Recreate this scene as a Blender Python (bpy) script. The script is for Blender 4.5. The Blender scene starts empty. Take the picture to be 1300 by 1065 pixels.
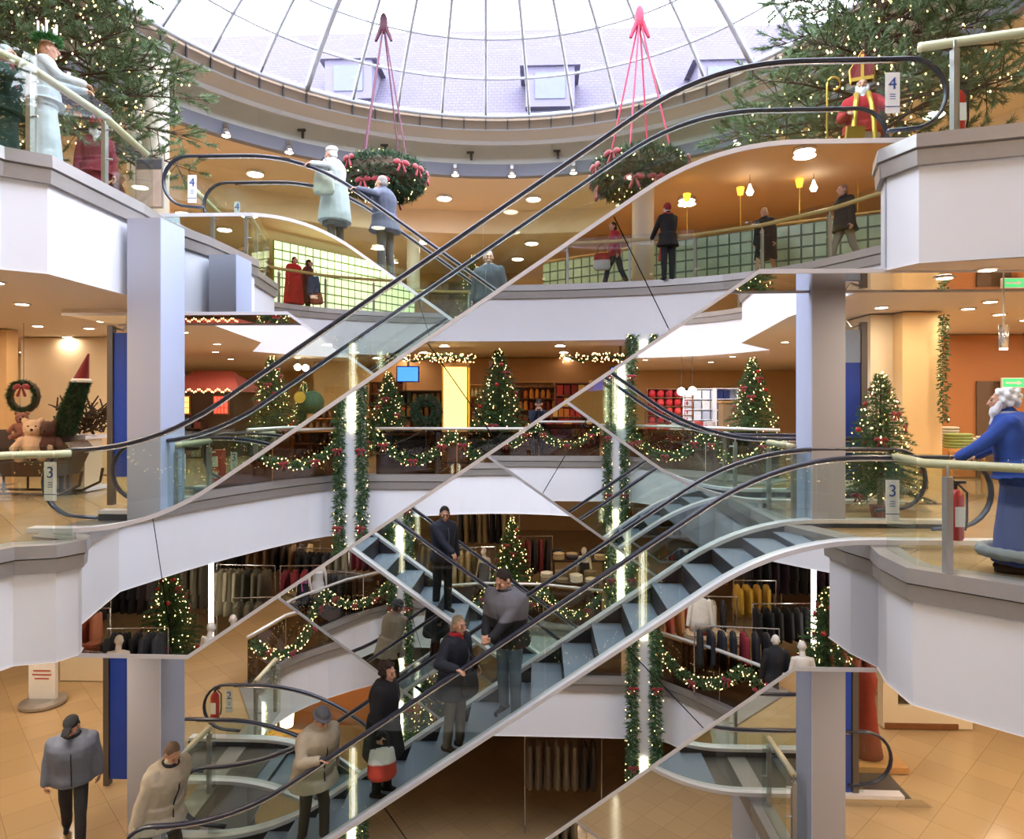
SKY,LW,EXPO=9.5,19,0.3
import bpy, math, random
from mathutils import Vector, Matrix, noise
random.seed(7)
PI=math.pi
SC=bpy.context.scene
COL=SC.collection
# ------------------------------------------------------------------ camera model (1300x1065)
F,CX,HY,EYE=860.0,650.0,510.0,1.53
TH=math.atan(34/860.0)
DA,DB=7.82,10.5            # near mirror planes of the two escalator stacks
WE=1.46                    # escalator width
HF=4.48
FD=.12                     # floors lie a little below the escalator decks
L4,L3,L2,L1=HF-FD,-FD,-HF-FD,-2*HF-FD
def ray(px):
    a=(px-CX)/F
    return (-math.sin(TH)+a*math.cos(TH), math.cos(TH)+a*math.sin(TH))
def XP(px,Y):
    d=ray(px); return d[0]*Y/d[1]
def PY(px,py,Y):
    d=ray(px); t=Y/d[1]; return Vector((d[0]*t,Y,EYE+t*(HY-py)/F))
def PZ(px,py,z):
    d=ray(px); t=(z-EYE)*F/(HY-py); return Vector((d[0]*t,d[1]*t,z))
def MX(px,Y,D=None):       # X of a thing at real depth Y that is seen in the mirror plane D at column px
    D=D or DA
    return XP(px,2*D-Y)
def MZ(px,py,z,D=None):
    D=D or DA
    p=PZ(px,py,z); return Vector((p.x,2*D-p.y,z))
# ------------------------------------------------------------------ materials
def lin(h):
    if isinstance(h,str):
        h=h.lstrip('#'); c=[int(h[i:i+2],16)/255 for i in (0,2,4)]
    else: c=h
    return tuple((x/12.92 if x<=.04045 else ((x+.055)/1.055)**2.4) for x in c)+(1,)
MATS={}
def mat(name,col,rough=.6,metal=0,var=.08,scale=8,bump=0,spec=.5,emit=None,es=0,alpha=1,sheen=0):
    if name in MATS: return MATS[name]
    m=bpy.data.materials.new(name); m.use_nodes=True; nt=m.node_tree; b=nt.nodes['Principled BSDF']
    c=lin(col)
    b.inputs['Roughness'].default_value=rough; b.inputs['Metallic'].default_value=metal
    b.inputs['Specular IOR Level'].default_value=spec
    tc=nt.nodes.new('ShaderNodeTexCoord'); n=nt.nodes.new('ShaderNodeTexNoise'); n.inputs['Scale'].default_value=scale
    n.inputs['Detail'].default_value=3
    nt.links.new(tc.outputs['Object'],n.inputs['Vector'])
    mx=nt.nodes.new('ShaderNodeMix'); mx.data_type='RGBA'
    mx.inputs[6].default_value=tuple(x*(1-var) for x in c[:3])+(1,); mx.inputs[7].default_value=tuple(min(1,x*(1+var)) for x in c[:3])+(1,)
    nt.links.new(n.outputs['Fac'],mx.inputs[0]); nt.links.new(mx.outputs[2],b.inputs['Base Color'])
    if bump:
        bp=nt.nodes.new('ShaderNodeBump'); bp.inputs['Strength'].default_value=bump; bp.inputs['Distance'].default_value=.01
        nt.links.new(n.outputs['Fac'],bp.inputs['Height']); nt.links.new(bp.outputs['Normal'],b.inputs['Normal'])
    if sheen: b.inputs['Sheen Weight'].default_value=sheen
    if emit is not None:
        b.inputs['Emission Color'].default_value=lin(emit); b.inputs['Emission Strength'].default_value=es
        try: m.cycles.emission_sampling='NONE'
        except Exception: pass
    MATS[name]=m; return m
def mat_glass(name,tint,refl=.05,tr=.93):
    m=bpy.data.materials.new(name); m.use_nodes=True; nt=m.node_tree
    for n in list(nt.nodes): nt.nodes.remove(n)
    out=nt.nodes.new('ShaderNodeOutputMaterial'); t=nt.nodes.new('ShaderNodeBsdfTransparent'); g=nt.nodes.new('ShaderNodeBsdfGlossy')
    g.inputs['Roughness'].default_value=.01; g.inputs['Color'].default_value=(1,1,1,1)
    c=lin(tint); t.inputs['Color'].default_value=c
    mx=nt.nodes.new('ShaderNodeMixShader'); lw=nt.nodes.new('ShaderNodeLayerWeight'); lw.inputs['Blend'].default_value=.25
    mr=nt.nodes.new('ShaderNodeMapRange'); mr.inputs['To Min'].default_value=refl; mr.inputs['To Max'].default_value=.6
    nt.links.new(lw.outputs['Facing'],mr.inputs['Value'])
    pw=nt.nodes.new('ShaderNodeMath'); pw.operation='POWER'; pw.inputs[1].default_value=2.5
    nt.links.new(lw.outputs['Facing'],pw.inputs[0]); nt.links.new(pw.outputs[0],mr.inputs['Value'])
    nt.links.new(mr.outputs['Result'],mx.inputs[0]); nt.links.new(t.outputs[0],mx.inputs[1]); nt.links.new(g.outputs[0],mx.inputs[2])
    nt.links.new(mx.outputs[0],out.inputs['Surface']); MATS[name]=m; return m
def mat_pattern(name,kind,c1,c2,scale,rough=.4,mortar=.02,rot=0,bw=.5,rh=.5,emit=0,off=0,bump=0,spec=.5,mode='Object'):
    m=bpy.data.materials.new(name); m.use_nodes=True; nt=m.node_tree; b=nt.nodes['Principled BSDF']
    tc=nt.nodes.new('ShaderNodeTexCoord'); mp=nt.nodes.new('ShaderNodeMapping')
    mp.inputs['Rotation'].default_value=rot if isinstance(rot,tuple) else (0,0,rot)
    nt.links.new(tc.outputs[mode],mp.inputs['Vector'])
    if kind=='brick':
        t=nt.nodes.new('ShaderNodeTexBrick'); t.inputs['Scale'].default_value=scale; t.inputs['Mortar Size'].default_value=mortar
        t.inputs['Brick Width'].default_value=bw; t.inputs['Row Height'].default_value=rh; t.offset=off
        a=lin(c1); t.inputs['Color1'].default_value=a; t.inputs['Color2'].default_value=tuple(x*.88 for x in a[:3])+(1,); t.inputs['Mortar'].default_value=lin(c2)
        t.inputs['Mortar Smooth'].default_value=.1
    elif kind=='wave':
        t=nt.nodes.new('ShaderNodeTexWave'); t.inputs['Scale'].default_value=scale; t.inputs['Distortion'].default_value=mortar
    nt.links.new(mp.outputs['Vector'],t.inputs['Vector'])
    col=t.outputs['Color']
    if kind=='wave':
        mx=nt.nodes.new('ShaderNodeMix'); mx.data_type='RGBA'; mx.inputs[6].default_value=lin(c1); mx.inputs[7].default_value=lin(c2)
        nt.links.new(t.outputs['Fac'],mx.inputs[0]); col=mx.outputs[2]
    nt.links.new(col,b.inputs['Base Color']); b.inputs['Roughness'].default_value=rough; b.inputs['Specular IOR Level'].default_value=spec
    if emit: nt.links.new(col,b.inputs['Emission Color']); b.inputs['Emission Strength'].default_value=emit
    if bump:
        bp=nt.nodes.new('ShaderNodeBump'); bp.inputs['Strength'].default_value=bump; bp.inputs['Distance'].default_value=.02
        nt.links.new(t.outputs['Fac'],bp.inputs['Height']); nt.links.new(bp.outputs['Normal'],b.inputs['Normal'])
    MATS[name]=m; return m
def mat_split(name,c1,c2,z,soft=.01):      # a garment sewn of two cloths, the seam at local height z
    m=mat(name,c1,.85); nt=m.node_tree; b=nt.nodes['Principled BSDF']
    tc=nt.nodes.new('ShaderNodeTexCoord'); sp=nt.nodes.new('ShaderNodeSeparateXYZ'); mr=nt.nodes.new('ShaderNodeMapRange')
    mr.inputs['From Min'].default_value=z-soft; mr.inputs['From Max'].default_value=z+soft
    nt.links.new(tc.outputs['Object'],sp.inputs[0]); nt.links.new(sp.outputs['Z'],mr.inputs['Value'])
    mx=nt.nodes.new('ShaderNodeMix'); mx.data_type='RGBA'; mx.inputs[6].default_value=lin(c2); mx.inputs[7].default_value=lin(c1)
    nt.links.new(mr.outputs[0],mx.inputs[0]); nt.links.new(mx.outputs[2],b.inputs['Base Color']); return m
def emis(name,col,s,sample=False):
    if name in MATS: return MATS[name]
    m=bpy.data.materials.new(name); m.use_nodes=True; nt=m.node_tree; b=nt.nodes['Principled BSDF']
    b.inputs['Base Color'].default_value=lin(col); b.inputs['Emission Color'].default_value=lin(col); b.inputs['Emission Strength'].default_value=s
    if not sample: m.cycles.emission_sampling='NONE'
    MATS[name]=m; return m
M={}
M['white']=mat('white_plaster','#eceef4',.55,var=.02,scale=3)
M['cream']=mat('cream_plaster','#dcccae',.6,var=.03,scale=3)
M['ochre']=mat('ochre_plaster','#c9a372',.6,var=.05,scale=2)
M['terra']=mat('terracotta_plaster','#b5794a',.6,var=.05,scale=2)
M['peach']=mat('peach_plaster','#f1dcc0',.6,var=.02,scale=2)
M['ceil']=mat('ceiling_plaster','#d9cbbd',.6,var=.02,scale=2)
M['tile']=mat_pattern('beige_floor_tiles','brick','#b99c74','#8c7350',1.6,rough=.16,mortar=.006,rot=PI/4,bw=1,rh=1)
M['steel']=mat('brushed_steel','#b4b1ae',.34,.75,var=.1,scale=30)
M['steeld']=mat('dark_steel','#6a6664',.4,.7,var=.1,scale=20)
M['coping']=mat('anodised_coping','#a6a29f',.38,.45,var=.06,scale=12)
M['bright']=mat('polished_steel','#e6e6ea',.18,.85,var=.04,scale=20)
M['deck']=mat('satin_aluminium_deck','#e2e1e8',.35,.25,var=.04,scale=20)
M['bluegrey']=mat('blue_grey_beam_paint','#8e93a3',.5,.1,var=.03)
M['colgrey']=mat('column_paint','#a9a9b4',.55,var=.02,scale=2)
M['collit']=mat('column_paint_lit','#b9c2dc',.5,var=.02,scale=2)  # column paint with the atrium daylight put into its colour
M['black']=mat('black_plastic','#17171b',.5,var=.1)
M['rubber']=mat('handrail_rubber','#262a3c',.28,var=.08,spec=.6)
M['stepriser']=mat('step_riser','#2e3038',.5,.3,var=.2,scale=40)
M['tread']=mat_pattern('grooved_tread','wave','#5d6774','#8f9daf',60,rough=.45)
M['woodrail']=mat('blond_wood_rail','#ddd0aa',.35,var=.06,scale=15)
M['goldrail']=mat('honey_wood_rail','#e0b878',.3,var=.06,scale=15)
M['wood']=mat('brown_wood','#7a4a26',.45,var=.25,scale=12)
M['woodd']=mat('dark_wood','#3b2417',.45,var=.25,scale=12)
M['woodl']=mat('light_wood','#c4935a',.45,var=.15,scale=12)
M['mirror']=mat('mirror_cladding','#e4e6e8',.0,1,var=0.0)
M['glass']=mat_glass('balustrade_glass','#f3f8f5',.035)
M['glassd']=mat_glass('shade_tinted_glass','#a99f98',.06)  # brown tint stands in for the shade behind the balustrade panes
M['glassedge']=mat('glass_edge_green','#4f8f86',.2,var=.05)
M['dome']=mat_glass('dome_glass','#f2f4ff',.04)
M['needle']=mat('fir_needles','#3f5f35',.7,var=.35,scale=20)
M['needled']=mat('dark_fir_needles','#2e4a2c',.7,var=.35,scale=20)
M['pine']=mat('pine_needles','#6b8058',.7,var=.35,scale=9)
M['bark']=mat('bark','#4a3a2b',.9,var=.3,bump=.4)
M['red']=mat('red_velvet','#860d1a',.6,var=.15,sheen=.3)
M['redm']=mat('red_paint','#b01c1c',.3,var=.05)
M['gold']=mat('gold_cloth','#d8b24a',.35,.5,var=.15)
M['blue']=mat('banner_blue','#1440a8',.45,var=.1,scale=3)
M['bulb']=emis('warm_bulb','#ffd890',7)
M['lamp']=emis('lamp_disc','#fff3dc',14)
M['led']=emis('led_tube','#fff6e0',9)
M['ledg']=emis('led_rope','#f2eaa8',5)
M['orange']=emis('lit_window','#ff9a50',3.0)
M['redlit']=emis('red_lit_window','#ff4a38',2.2)
M['tv']=emis('blue_screen','#3268ff',3.5)
M['skin']=mat('skin','#c99a80',.5,var=.08,scale=10)
M['mann']=mat('mannequin_white','#e6ddd2',.4,var=.03)
M['paper']=mat('white_card','#f2f2f2',.5,var=.02)
M['ink']=mat('blue_ink','#2b4f9e',.5,var=.02)
M['inkr']=mat('red_ink','#b0402c',.5,var=.02)
M['eye']=mat('eye_dark','#20150f',.2,var=.1)
FAB={}
def fab(c):
    if c not in FAB: FAB[c]=mat('cloth_'+c.lstrip('#'),c,.85,var=.16,scale=14,bump=.25)
    return FAB[c]
# ------------------------------------------------------------------ mesh builder
def frame(d):
    d=Vector(d).normalized(); a=Vector((0,0,1)) if abs(d.z)<.9 else Vector((1,0,0))
    u=d.cross(a).normalized(); return d,u,d.cross(u).normalized()
class MB:
    def __init__(s): s.v=[]; s.f=[]; s.m=[]; s.cur=0
    def add(s,vs,fs):
        o=len(s.v); s.v.extend([tuple(x) for x in vs]); s.f.extend([tuple(i+o for i in f) for f in fs]); s.m.extend([s.cur]*len(fs))
    def box(s,c,d,rz=0,rx=0,ry=0):
        R=Matrix.Rotation(rz,3,'Z')@Matrix.Rotation(ry,3,'Y')@Matrix.Rotation(rx,3,'X') if (rz or rx or ry) else None
        vs=[]
        for z in (-1,1):
            for x,y in ((-1,-1),(1,-1),(1,1),(-1,1)):
                p=Vector((x*d[0]/2,y*d[1]/2,z*d[2]/2))
                if R: p=R@p
                vs.append(p+Vector(c))
        s.add(vs,[(3,2,1,0),(4,5,6,7),(0,1,5,4),(1,2,6,5),(2,3,7,6),(3,0,4,7)]); return s
    def bbox(s,x0,y0,z0,x1,y1,z1): return s.box(((x0+x1)/2,(y0+y1)/2,(z0+z1)/2),(abs(x1-x0),abs(y1-y0),abs(z1-z0)))
    def cyl(s,p0,p1,r0,r1=None,n=12):
        r1=r0 if r1 is None else r1; p0=Vector(p0);p1=Vector(p1); d,u,w=frame(p1-p0)
        vs=[p0+(u*math.cos(a)+w*math.sin(a))*r0 for a in [2*PI*i/n for i in range(n)]]+[p1+(u*math.cos(a)+w*math.sin(a))*r1 for a in [2*PI*i/n for i in range(n)]]
        s.add(vs,[(i,(i+1)%n,n+(i+1)%n,n+i) for i in range(n)]+[tuple(range(n-1,-1,-1)),tuple(range(n,2*n))]); return s
    def tube(s,pts,r,n=8,ry=None,up=(0,0,1),closed=False):
        pts=[Vector(p) for p in pts]; vs=[];N=len(pts); prev=None
        for i,p in enumerate(pts):
            if closed: t=pts[(i+1)%N]-pts[i-1]
            else: t=pts[min(i+1,N-1)]-pts[max(i-1,0)]
            t.normalize(); U=Vector(up)
            if abs(t.dot(U))>.95: U=prev if prev else Vector((1,0,0))
            a=t.cross(U).normalized(); b=a.cross(t).normalized(); prev=b
            rr=r[i] if isinstance(r,(list,tuple)) else r
            for k in range(n):
                an=2*PI*k/n; vs.append(p+a*math.cos(an)*rr+b*math.sin(an)*(ry if ry else rr))
        fs=[]
        for i in range(N if closed else N-1):
            j=(i+1)%N
            for k in range(n): fs.append((i*n+k,i*n+(k+1)%n,j*n+(k+1)%n,j*n+k))
        if not closed: fs+= [tuple(range(n-1,-1,-1)),tuple((N-1)*n+k for k in range(n))]
        s.add(vs,fs); return s
    def ell(s,c,r,n=12,m=8,R=None):
        r=(r,r,r) if not isinstance(r,(tuple,list)) else r; vs=[]; c=Vector(c)
        def tp(p):
            p=Vector(p); return c+(R@p if R else p)
        vs.append(tp((0,0,-r[2])))
        for j in range(1,m):
            ph=-PI/2+PI*j/m
            for i in range(n):
                a=2*PI*i/n; vs.append(tp((r[0]*math.cos(ph)*math.cos(a),r[1]*math.cos(ph)*math.sin(a),r[2]*math.sin(ph))))
        vs.append(tp((0,0,r[2]))); fs=[]
        for i in range(n):
            fs.append((0,1+(i+1)%n,1+i))
            for j in range(m-2):
                a=1+j*n; fs.append((a+i,a+(i+1)%n,a+n+(i+1)%n,a+n+i))
            fs.append((1+(m-2)*n+i,1+(m-2)*n+(i+1)%n,len(vs)-1))
        s.add(vs,fs); return s
    def prism(s,poly,z0,z1):
        n=len(poly); vs=[(p[0],p[1],z0) for p in poly]+[(p[0],p[1],z1) for p in poly]
        s.add(vs,[(i,(i+1)%n,n+(i+1)%n,n+i) for i in range(n)]+[tuple(range(n-1,-1,-1)),tuple(range(n,2*n))]); return s
    def prismY(s,poly,y0,y1):        # poly in (x,z)
        n=len(poly); vs=[(p[0],y0,p[1]) for p in poly]+[(p[0],y1,p[1]) for p in poly]
        s.add(vs,[(i,(i+1)%n,n+(i+1)%n,n+i) for i in range(n)]+[tuple(range(n-1,-1,-1)),tuple(range(n,2*n))]); return s
    def stripY(s,top,bot,y0,y1):     # solid between two polylines of equal length in (x,z)
        n=len(top); vs=[]
        for (a,b) in zip(top,bot): vs+= [(b[0],y0,b[1]),(a[0],y0,a[1]),(a[0],y1,a[1]),(b[0],y1,b[1])]
        fs=[(3,2,1,0),((n-1)*4,(n-1)*4+1,(n-1)*4+2,(n-1)*4+3)]
        for i in range(n-1):
            for k in range(4): fs.append((i*4+k,i*4+(k+1)%4,i*4+4+(k+1)%4,i*4+4+k))
        s.add(vs,fs); return s
    def lathe(s,prof,n=20,c=(0,0,0),sy=1):
        c=Vector(c); vs=[]
        for r,z in prof:
            for i in range(n): vs.append(c+Vector((r*math.cos(2*PI*i/n),sy*r*math.sin(2*PI*i/n),z)))
        fs=[]
        for j in range(len(prof)-1):
            for i in range(n): fs.append((j*n+i,j*n+(i+1)%n,(j+1)*n+(i+1)%n,(j+1)*n+i))
        fs+= [tuple(range(n-1,-1,-1)),tuple((len(prof)-1)*n+i for i in range(n))]
        s.add(vs,fs); return s
    def loft(s,rings):               # rings: (cx,cy,cz,rx,ry)
        n=16; vs=[]
        for cx,cy,cz,rx,ry in rings:
            for i in range(n): vs.append((cx+rx*math.cos(2*PI*i/n),cy+ry*math.sin(2*PI*i/n),cz))
        fs=[]
        for j in range(len(rings)-1):
            for i in range(n): fs.append((j*n+i,j*n+(i+1)%n,(j+1)*n+(i+1)%n,(j+1)*n+i))
        fs+= [tuple(range(n-1,-1,-1)),tuple((len(rings)-1)*n+i for i in range(n))]
        s.add(vs,fs); return s
    def cap(s,p0,p1,r0,r1,n=10):
        p0=Vector(p0);p1=Vector(p1); L=(p1-p0).length
        if L<1e-5: return s.ell(p0,r0)
        d,u,w=frame(p1-p0); pts=[]
        for k in range(4): a=PI/2*(k+.35)/4.35; pts.append((-r0*math.cos(a),r0*math.sin(a)))
        pts+= [(0,r0),(L,r1)]
        for k in range(3,-1,-1): a=PI/2*(k+.35)/4.35; pts.append((L+r1*math.cos(a),r1*math.sin(a)))
        vs=[]
        for t,r in pts:
            for i in range(n): a=2*PI*i/n; vs.append(p0+d*t+(u*math.cos(a)+w*math.sin(a))*r)
        fs=[]
        for j in range(len(pts)-1):
            for i in range(n): fs.append((j*n+i,j*n+(i+1)%n,(j+1)*n+(i+1)%n,(j+1)*n+i))
        fs+= [tuple(range(n-1,-1,-1)),tuple((len(pts)-1)*n+i for i in range(n))]
        s.add(vs,fs); return s
    def mesh(s,name,mats,smooth=False):
        me=bpy.data.meshes.new(name); me.from_pydata(s.v,[],s.f)
        for m in (mats if isinstance(mats,(list,tuple)) else [mats]): me.materials.append(m)
        if any(s.m): me.polygons.foreach_set('material_index',s.m)
        if smooth: me.polygons.foreach_set('use_smooth',[True]*len(me.polygons))
        me.update(); return me
    def build(s,name,mats,parent=None,smooth=False,world=False,loc=(0,0,0),rz=0):
        if world and parent is not None:
            L=parent.location; s.v=[(a-L.x,b-L.y,c-L.z) for a,b,c in s.v]
        if world and parent is None and world!='keep':
            xs=[v[0] for v in s.v]; ys=[v[1] for v in s.v]; zs=[v[2] for v in s.v]
            c=((min(xs)+max(xs))/2,(min(ys)+max(ys))/2,min(zs)); s.v=[(a-c[0],b-c[1],d-c[2]) for a,b,d in s.v]; loc=c
        return link(name,s.mesh(name,mats,smooth),parent,loc,rz)
def link(name,me,parent=None,loc=(0,0,0),rz=0):
    o=bpy.data.objects.new(name,me); COL.objects.link(o); o.parent=parent; o.location=loc; o.rotation_euler=(0,0,rz); return o
def tag(o,label=None,cat=None,group=None,kind=None):
    if label: o['label']=label
    if cat: o['category']=cat
    if group: o['group']=group
    if kind: o['kind']=kind
    return o
def thing(name,label,cat,loc=(0,0,0),rz=0,group=None):
    o=bpy.data.objects.new(name,None); COL.objects.link(o); o.location=loc; o.rotation_euler=(0,0,rz); o.empty_display_size=.1
    return tag(o,label,cat,group)
CH={}
def kids(o): return [c for c in CHALL if c.parent==o]
def copy_tree(o,loc=None,rz=None,label=None,scale=None,parent=None,group=None):
    c=o.copy(); COL.objects.link(c)
    if parent is not None: c.parent=parent
    if loc is not None: c.location=loc
    if rz is not None: c.rotation_euler=(0,0,rz)
    if scale is not None: c.scale=(scale,scale,scale) if not isinstance(scale,tuple) else scale
    if label: c['label']=label
    if group: c['group']=group
    for ch in o.children:
        copy_tree(ch,parent=c)
    return c
PEND=[]
def remesh(mb,voxel,name,mats,smooth=2,wr=0,ws=9,post=None):
    me=mb.mesh(name,mats); me.name='pend_'+name; PEND.append([me,voxel,smooth,wr,ws,post,name]); return me
def flush():
    """grow every soft surface in one pass"""
    byme={}
    for o in bpy.data.objects:
        if o.type=='MESH': byme.setdefault(o.data.name,[]).append(o)
    jobs=[]; new=[]; sc=bpy.data.scenes.new('tmp'); q=bpy.data.objects.new('q',PEND[0][0] if PEND else None); sc.collection.objects.link(q)
    r=q.modifiers.new('r','REMESH'); r.mode='VOXEL'; r.use_smooth_shade=True
    for P in PEND:
        us=byme.get(P[0].name,[])
        if not us: continue
        q.data=P[0]; r.voxel_size=P[1]
        with bpy.context.temp_override(scene=sc,view_layer=sc.view_layers[0]):
            dg=bpy.context.evaluated_depsgraph_get(); nm=bpy.data.meshes.new_from_object(q.evaluated_get(dg))
        if P[2]:
            import numpy as np
            n=len(nm.vertices); co=np.empty(n*3,'f'); nm.vertices.foreach_get('co',co); co=co.reshape(-1,3); e=np.empty(len(nm.edges)*2,'i'); nm.edges.foreach_get('vertices',e); e=e.reshape(-1,2)
            cnt=np.bincount(e.ravel(),minlength=n).reshape(-1,1)
            for _ in range(P[2]):
                acc=np.zeros_like(co)
                for k in range(3): acc[:,k]=np.bincount(e[:,0],co[e[:,1],k],n)+np.bincount(e[:,1],co[e[:,0],k],n)
                co=co*.5+acc/np.maximum(cnt,1)*.5
            nm.vertices.foreach_set('co',co.astype('f').ravel()); nm.update()
        jobs.append((P,us)); new.append(nm)
    bpy.data.objects.remove(q); bpy.data.scenes.remove(sc)
    for (P,us),nm in zip(jobs,new):
        wr,ws=P[3],P[4]
        if not nm.materials:
            for m in P[0].materials: nm.materials.append(m)
        if wr:
            ns=[v.normal.copy() for v in nm.vertices]
            for v,nv in zip(nm.vertices,ns): c=v.co; v.co=c+nv*(noise.noise(Vector((c.x*ws,c.y*ws,c.z*ws*.55)))*wr)
            nm.update()
        if P[5]: P[5](nm)
        nm.polygons.foreach_set('use_smooth',[True]*len(nm.polygons))
        for o in us: o.data=nm
        bpy.data.meshes.remove(P[0]); nm.name=P[6]
    PEND.clear()
def textmesh(s,size,name,m,ext=.002,align='CENTER'):
    c=bpy.data.curves.new(name,'FONT'); c.body=s; c.size=size; c.extrude=ext; c.align_x=align; c.align_y='CENTER'
    o=bpy.data.objects.new('tmp',c); COL.objects.link(o); dg=bpy.context.evaluated_depsgraph_get()
    me=bpy.data.meshes.new_from_object(o.evaluated_get(dg)); bpy.data.objects.remove(o); me.name=name
    me.materials.clear(); me.materials.append(m); return me
def textobj(s,size,name,m,parent,loc,rot):
    o=link(name,textmesh(s,size,name,m),parent,loc); o.rotation_euler=rot; return o
def area(name,loc,size,power,col,rot=(0,0,0),shape='DISK',spread=None):
    l=bpy.data.lights.new(name,'AREA'); l.shape=shape; l.size=size; l.energy=power; l.color=lin(col)[:3]
    if spread: l.spread=spread
    o=bpy.data.objects.new(name,l); COL.objects.link(o); o.location=loc; o.rotation_euler=rot; return o
def lerp(a,b,t): return a+(b-a)*t
def resample(pts,step,closed=False):
    """even spacing along the arc, sharp corners kept"""
    P=[Vector(p) for p in pts]
    if closed: P=P+[P[0]]
    runs=[]; cur=[P[0]]
    for i in range(1,len(P)):
        cur.append(P[i])
        if i<len(P)-1 and (P[i]-P[i-1]).length>1e-6 and (P[i+1]-P[i]).length>1e-6 and (P[i]-P[i-1]).angle(P[i+1]-P[i])>.5:
            runs.append(cur); cur=[P[i]]
    runs.append(cur); out=[]
    for r in runs:
        L=[0]
        for a,b in zip(r,r[1:]): L.append(L[-1]+(b-a).length)
        if L[-1]<1e-6: continue
        k=max(1,int(round(L[-1]/step))); j=0
        for i in range(k):
            d=L[-1]*i/k
            while L[j+1]<d: j+=1
            out.append(r[j].lerp(r[j+1],(d-L[j])/max(1e-9,L[j+1]-L[j])))
    if not closed: out.append(P[-1])
    return out
def smoothpoly(pts,it=1):
    P=[Vector(p) for p in pts]
    for _ in range(it):
        Q=[P[0]]
        for a,b in zip(P,P[1:]): Q+= [a.lerp(b,.25),a.lerp(b,.75)]
        Q.append(P[-1]); P=Q
    return P
# ================================================================== the building
XC=-.9
def curve_part(pts): return [(p.x,p.y) for p in smoothpoly([Vector((a,b,0)) for a,b in pts],2)]
def q4(px,py):
    p=PZ(px,py,L4); return (p.x,p.y)
L4H=curve_part([(6.6,19.6),(5.6,21.8),(3.4,23.2),(XC,23.8),(-5.2,23.2),(-7.4,21.8),(-8.4,19.6)])+[(-6.9,16.6),(-6.1,11.8),q4(178,260),q4(62,200),q4(2,189),(-6.35,4.9)]+\
    curve_part([(-8.0,3.0),(-7.2,1.2),(-5.2,-.3),(XC,-1.1),(3.4,-.3),(5.4,1.2),(6.3,3.2)])+[(5.5,7.0),(4.05,7.4),(3.9,7.8),(4.3,8.6),(4.35,12),(5.1,17.3)]
L4H=[p for i,p in enumerate(L4H) if i==0 or (Vector(p)-Vector(L4H[i-1])).length>.05]
def lowhole(dy):
    return curve_part([(5.0,14.6),(4.2,15.8+dy*.5),(2.3,17.3+dy),(XC,18.4+dy),(-4.1,17.3+dy),(-6.0,15.8+dy*.5),(-6.2,14.4)])+[(-5.3,12.9),(-5.1,9.2),(-5.42,7.84),(-5.55,7.58),(-5.95,7.45)]+\
    curve_part([(-6.6,5.2),(-6.1,3.2),(-4.8,.6),(-4.0,.5),(2.2,.5),(2.9,.6),(4.3,2.7),(5.7,4.2)])+[(5.6,5.6),(4.42,6.15),(3.68,6.85),(3.70,7.4),(3.82,7.84),(3.3,9.2),(3.3,12.9)]
L3H=lowhole(0); L2H=lowhole(.8)
X0,X1,Y0,Y1=-17,15.5,-9.5,32.5
def ringmesh(mb,hole,z,up=True,inner=None):
    c=Vector((XC,9,0)); H=[Vector((x,y,0)) for x,y in hole]
    def toouter(p):
        d=p-c; ts=[]
        if d.x>0: ts.append((X1-c.x)/d.x)
        if d.x<0: ts.append((X0-c.x)/d.x)
        if d.y>0: ts.append((Y1-c.y)/d.y)
        if d.y<0: ts.append((Y0-c.y)/d.y)
        t=min(t for t in ts if t>0); return c+d*t
    # insert hole points at the corner angles
    P=[]
    n=len(H)
    corners=[Vector((a,b,0)) for a in (X0,X1) for b in (Y0,Y1)]
    for i in range(n):
        a,b=H[i],H[(i+1)%n]; P.append(a); ins=[]
        for k in corners:
            d=(k-c); e=b-a; den=d.x*e.y-d.y*e.x
            if abs(den)<1e-9: continue
            t=((a.x-c.x)*e.y-(a.y-c.y)*e.x)/den; u=((a.x-c.x)*d.y-(a.y-c.y)*d.x)/den
            if t>0 and 0<u<1: ins.append((u,a.lerp(b,u)))
        P+= [q for _,q in sorted(ins,key=lambda x:x[0])]
    O=[toouter(p) for p in P]; n=len(P); vs=[(p.x,p.y,z) for p in P]+[(p.x,p.y,z) for p in O]
    fs=[(i,(i+1)%n,n+(i+1)%n,n+i) for i in range(n)]
    a=Vector(vs[0]);b=Vector(vs[1]);q=Vector(vs[n+1])
    if ((b-a).cross(q-a).z>0)!=up: fs=[f[::-1] for f in fs]
    mb.add(vs,fs)
def offset(hole,d):     # positive = into the hole
    n=len(hole); out=[]
    A=sum(hole[i][0]*hole[(i+1)%n][1]-hole[(i+1)%n][0]*hole[i][1] for i in range(n)); sg=1 if A>0 else -1
    for i in range(n):
        a=Vector(hole[i-1]);b=Vector(hole[i]);c=Vector(hole[(i+1)%n])
        t1=(b-a).normalized();t2=(c-b).normalized(); n1=Vector((-t1.y,t1.x))*sg;n2=Vector((-t2.y,t2.x))*sg
        m=(n1+n2); m=m/max(.35,m.length_squared)*2 if m.length>0 else n1
        m=m*.5*1.0 if False else (n1+n2).normalized()/max(.5,math.cos(n1.angle(n2)/2) if n1.length and n2.length else 1)
        out.append((b.x+m.x*d,b.y+m.y*d))
    return out
def bandring(mb,hole,prof):     # prof: list of (offset into hole, z), closed strip faces
    rings=[offset(hole,o) for o,z in prof]; n=len(hole); vs=[]
    for r,(o,z) in zip(rings,prof): vs+=[(x,y,z) for x,y in r]
    fs=[]
    for j in range(len(prof)-1):
        for i in range(n): fs.append((j*n+i,j*n+(i+1)%n,(j+1)*n+(i+1)%n,(j+1)*n+i))
    mb.add(vs,fs)
SL=1.35
ti=0
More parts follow.
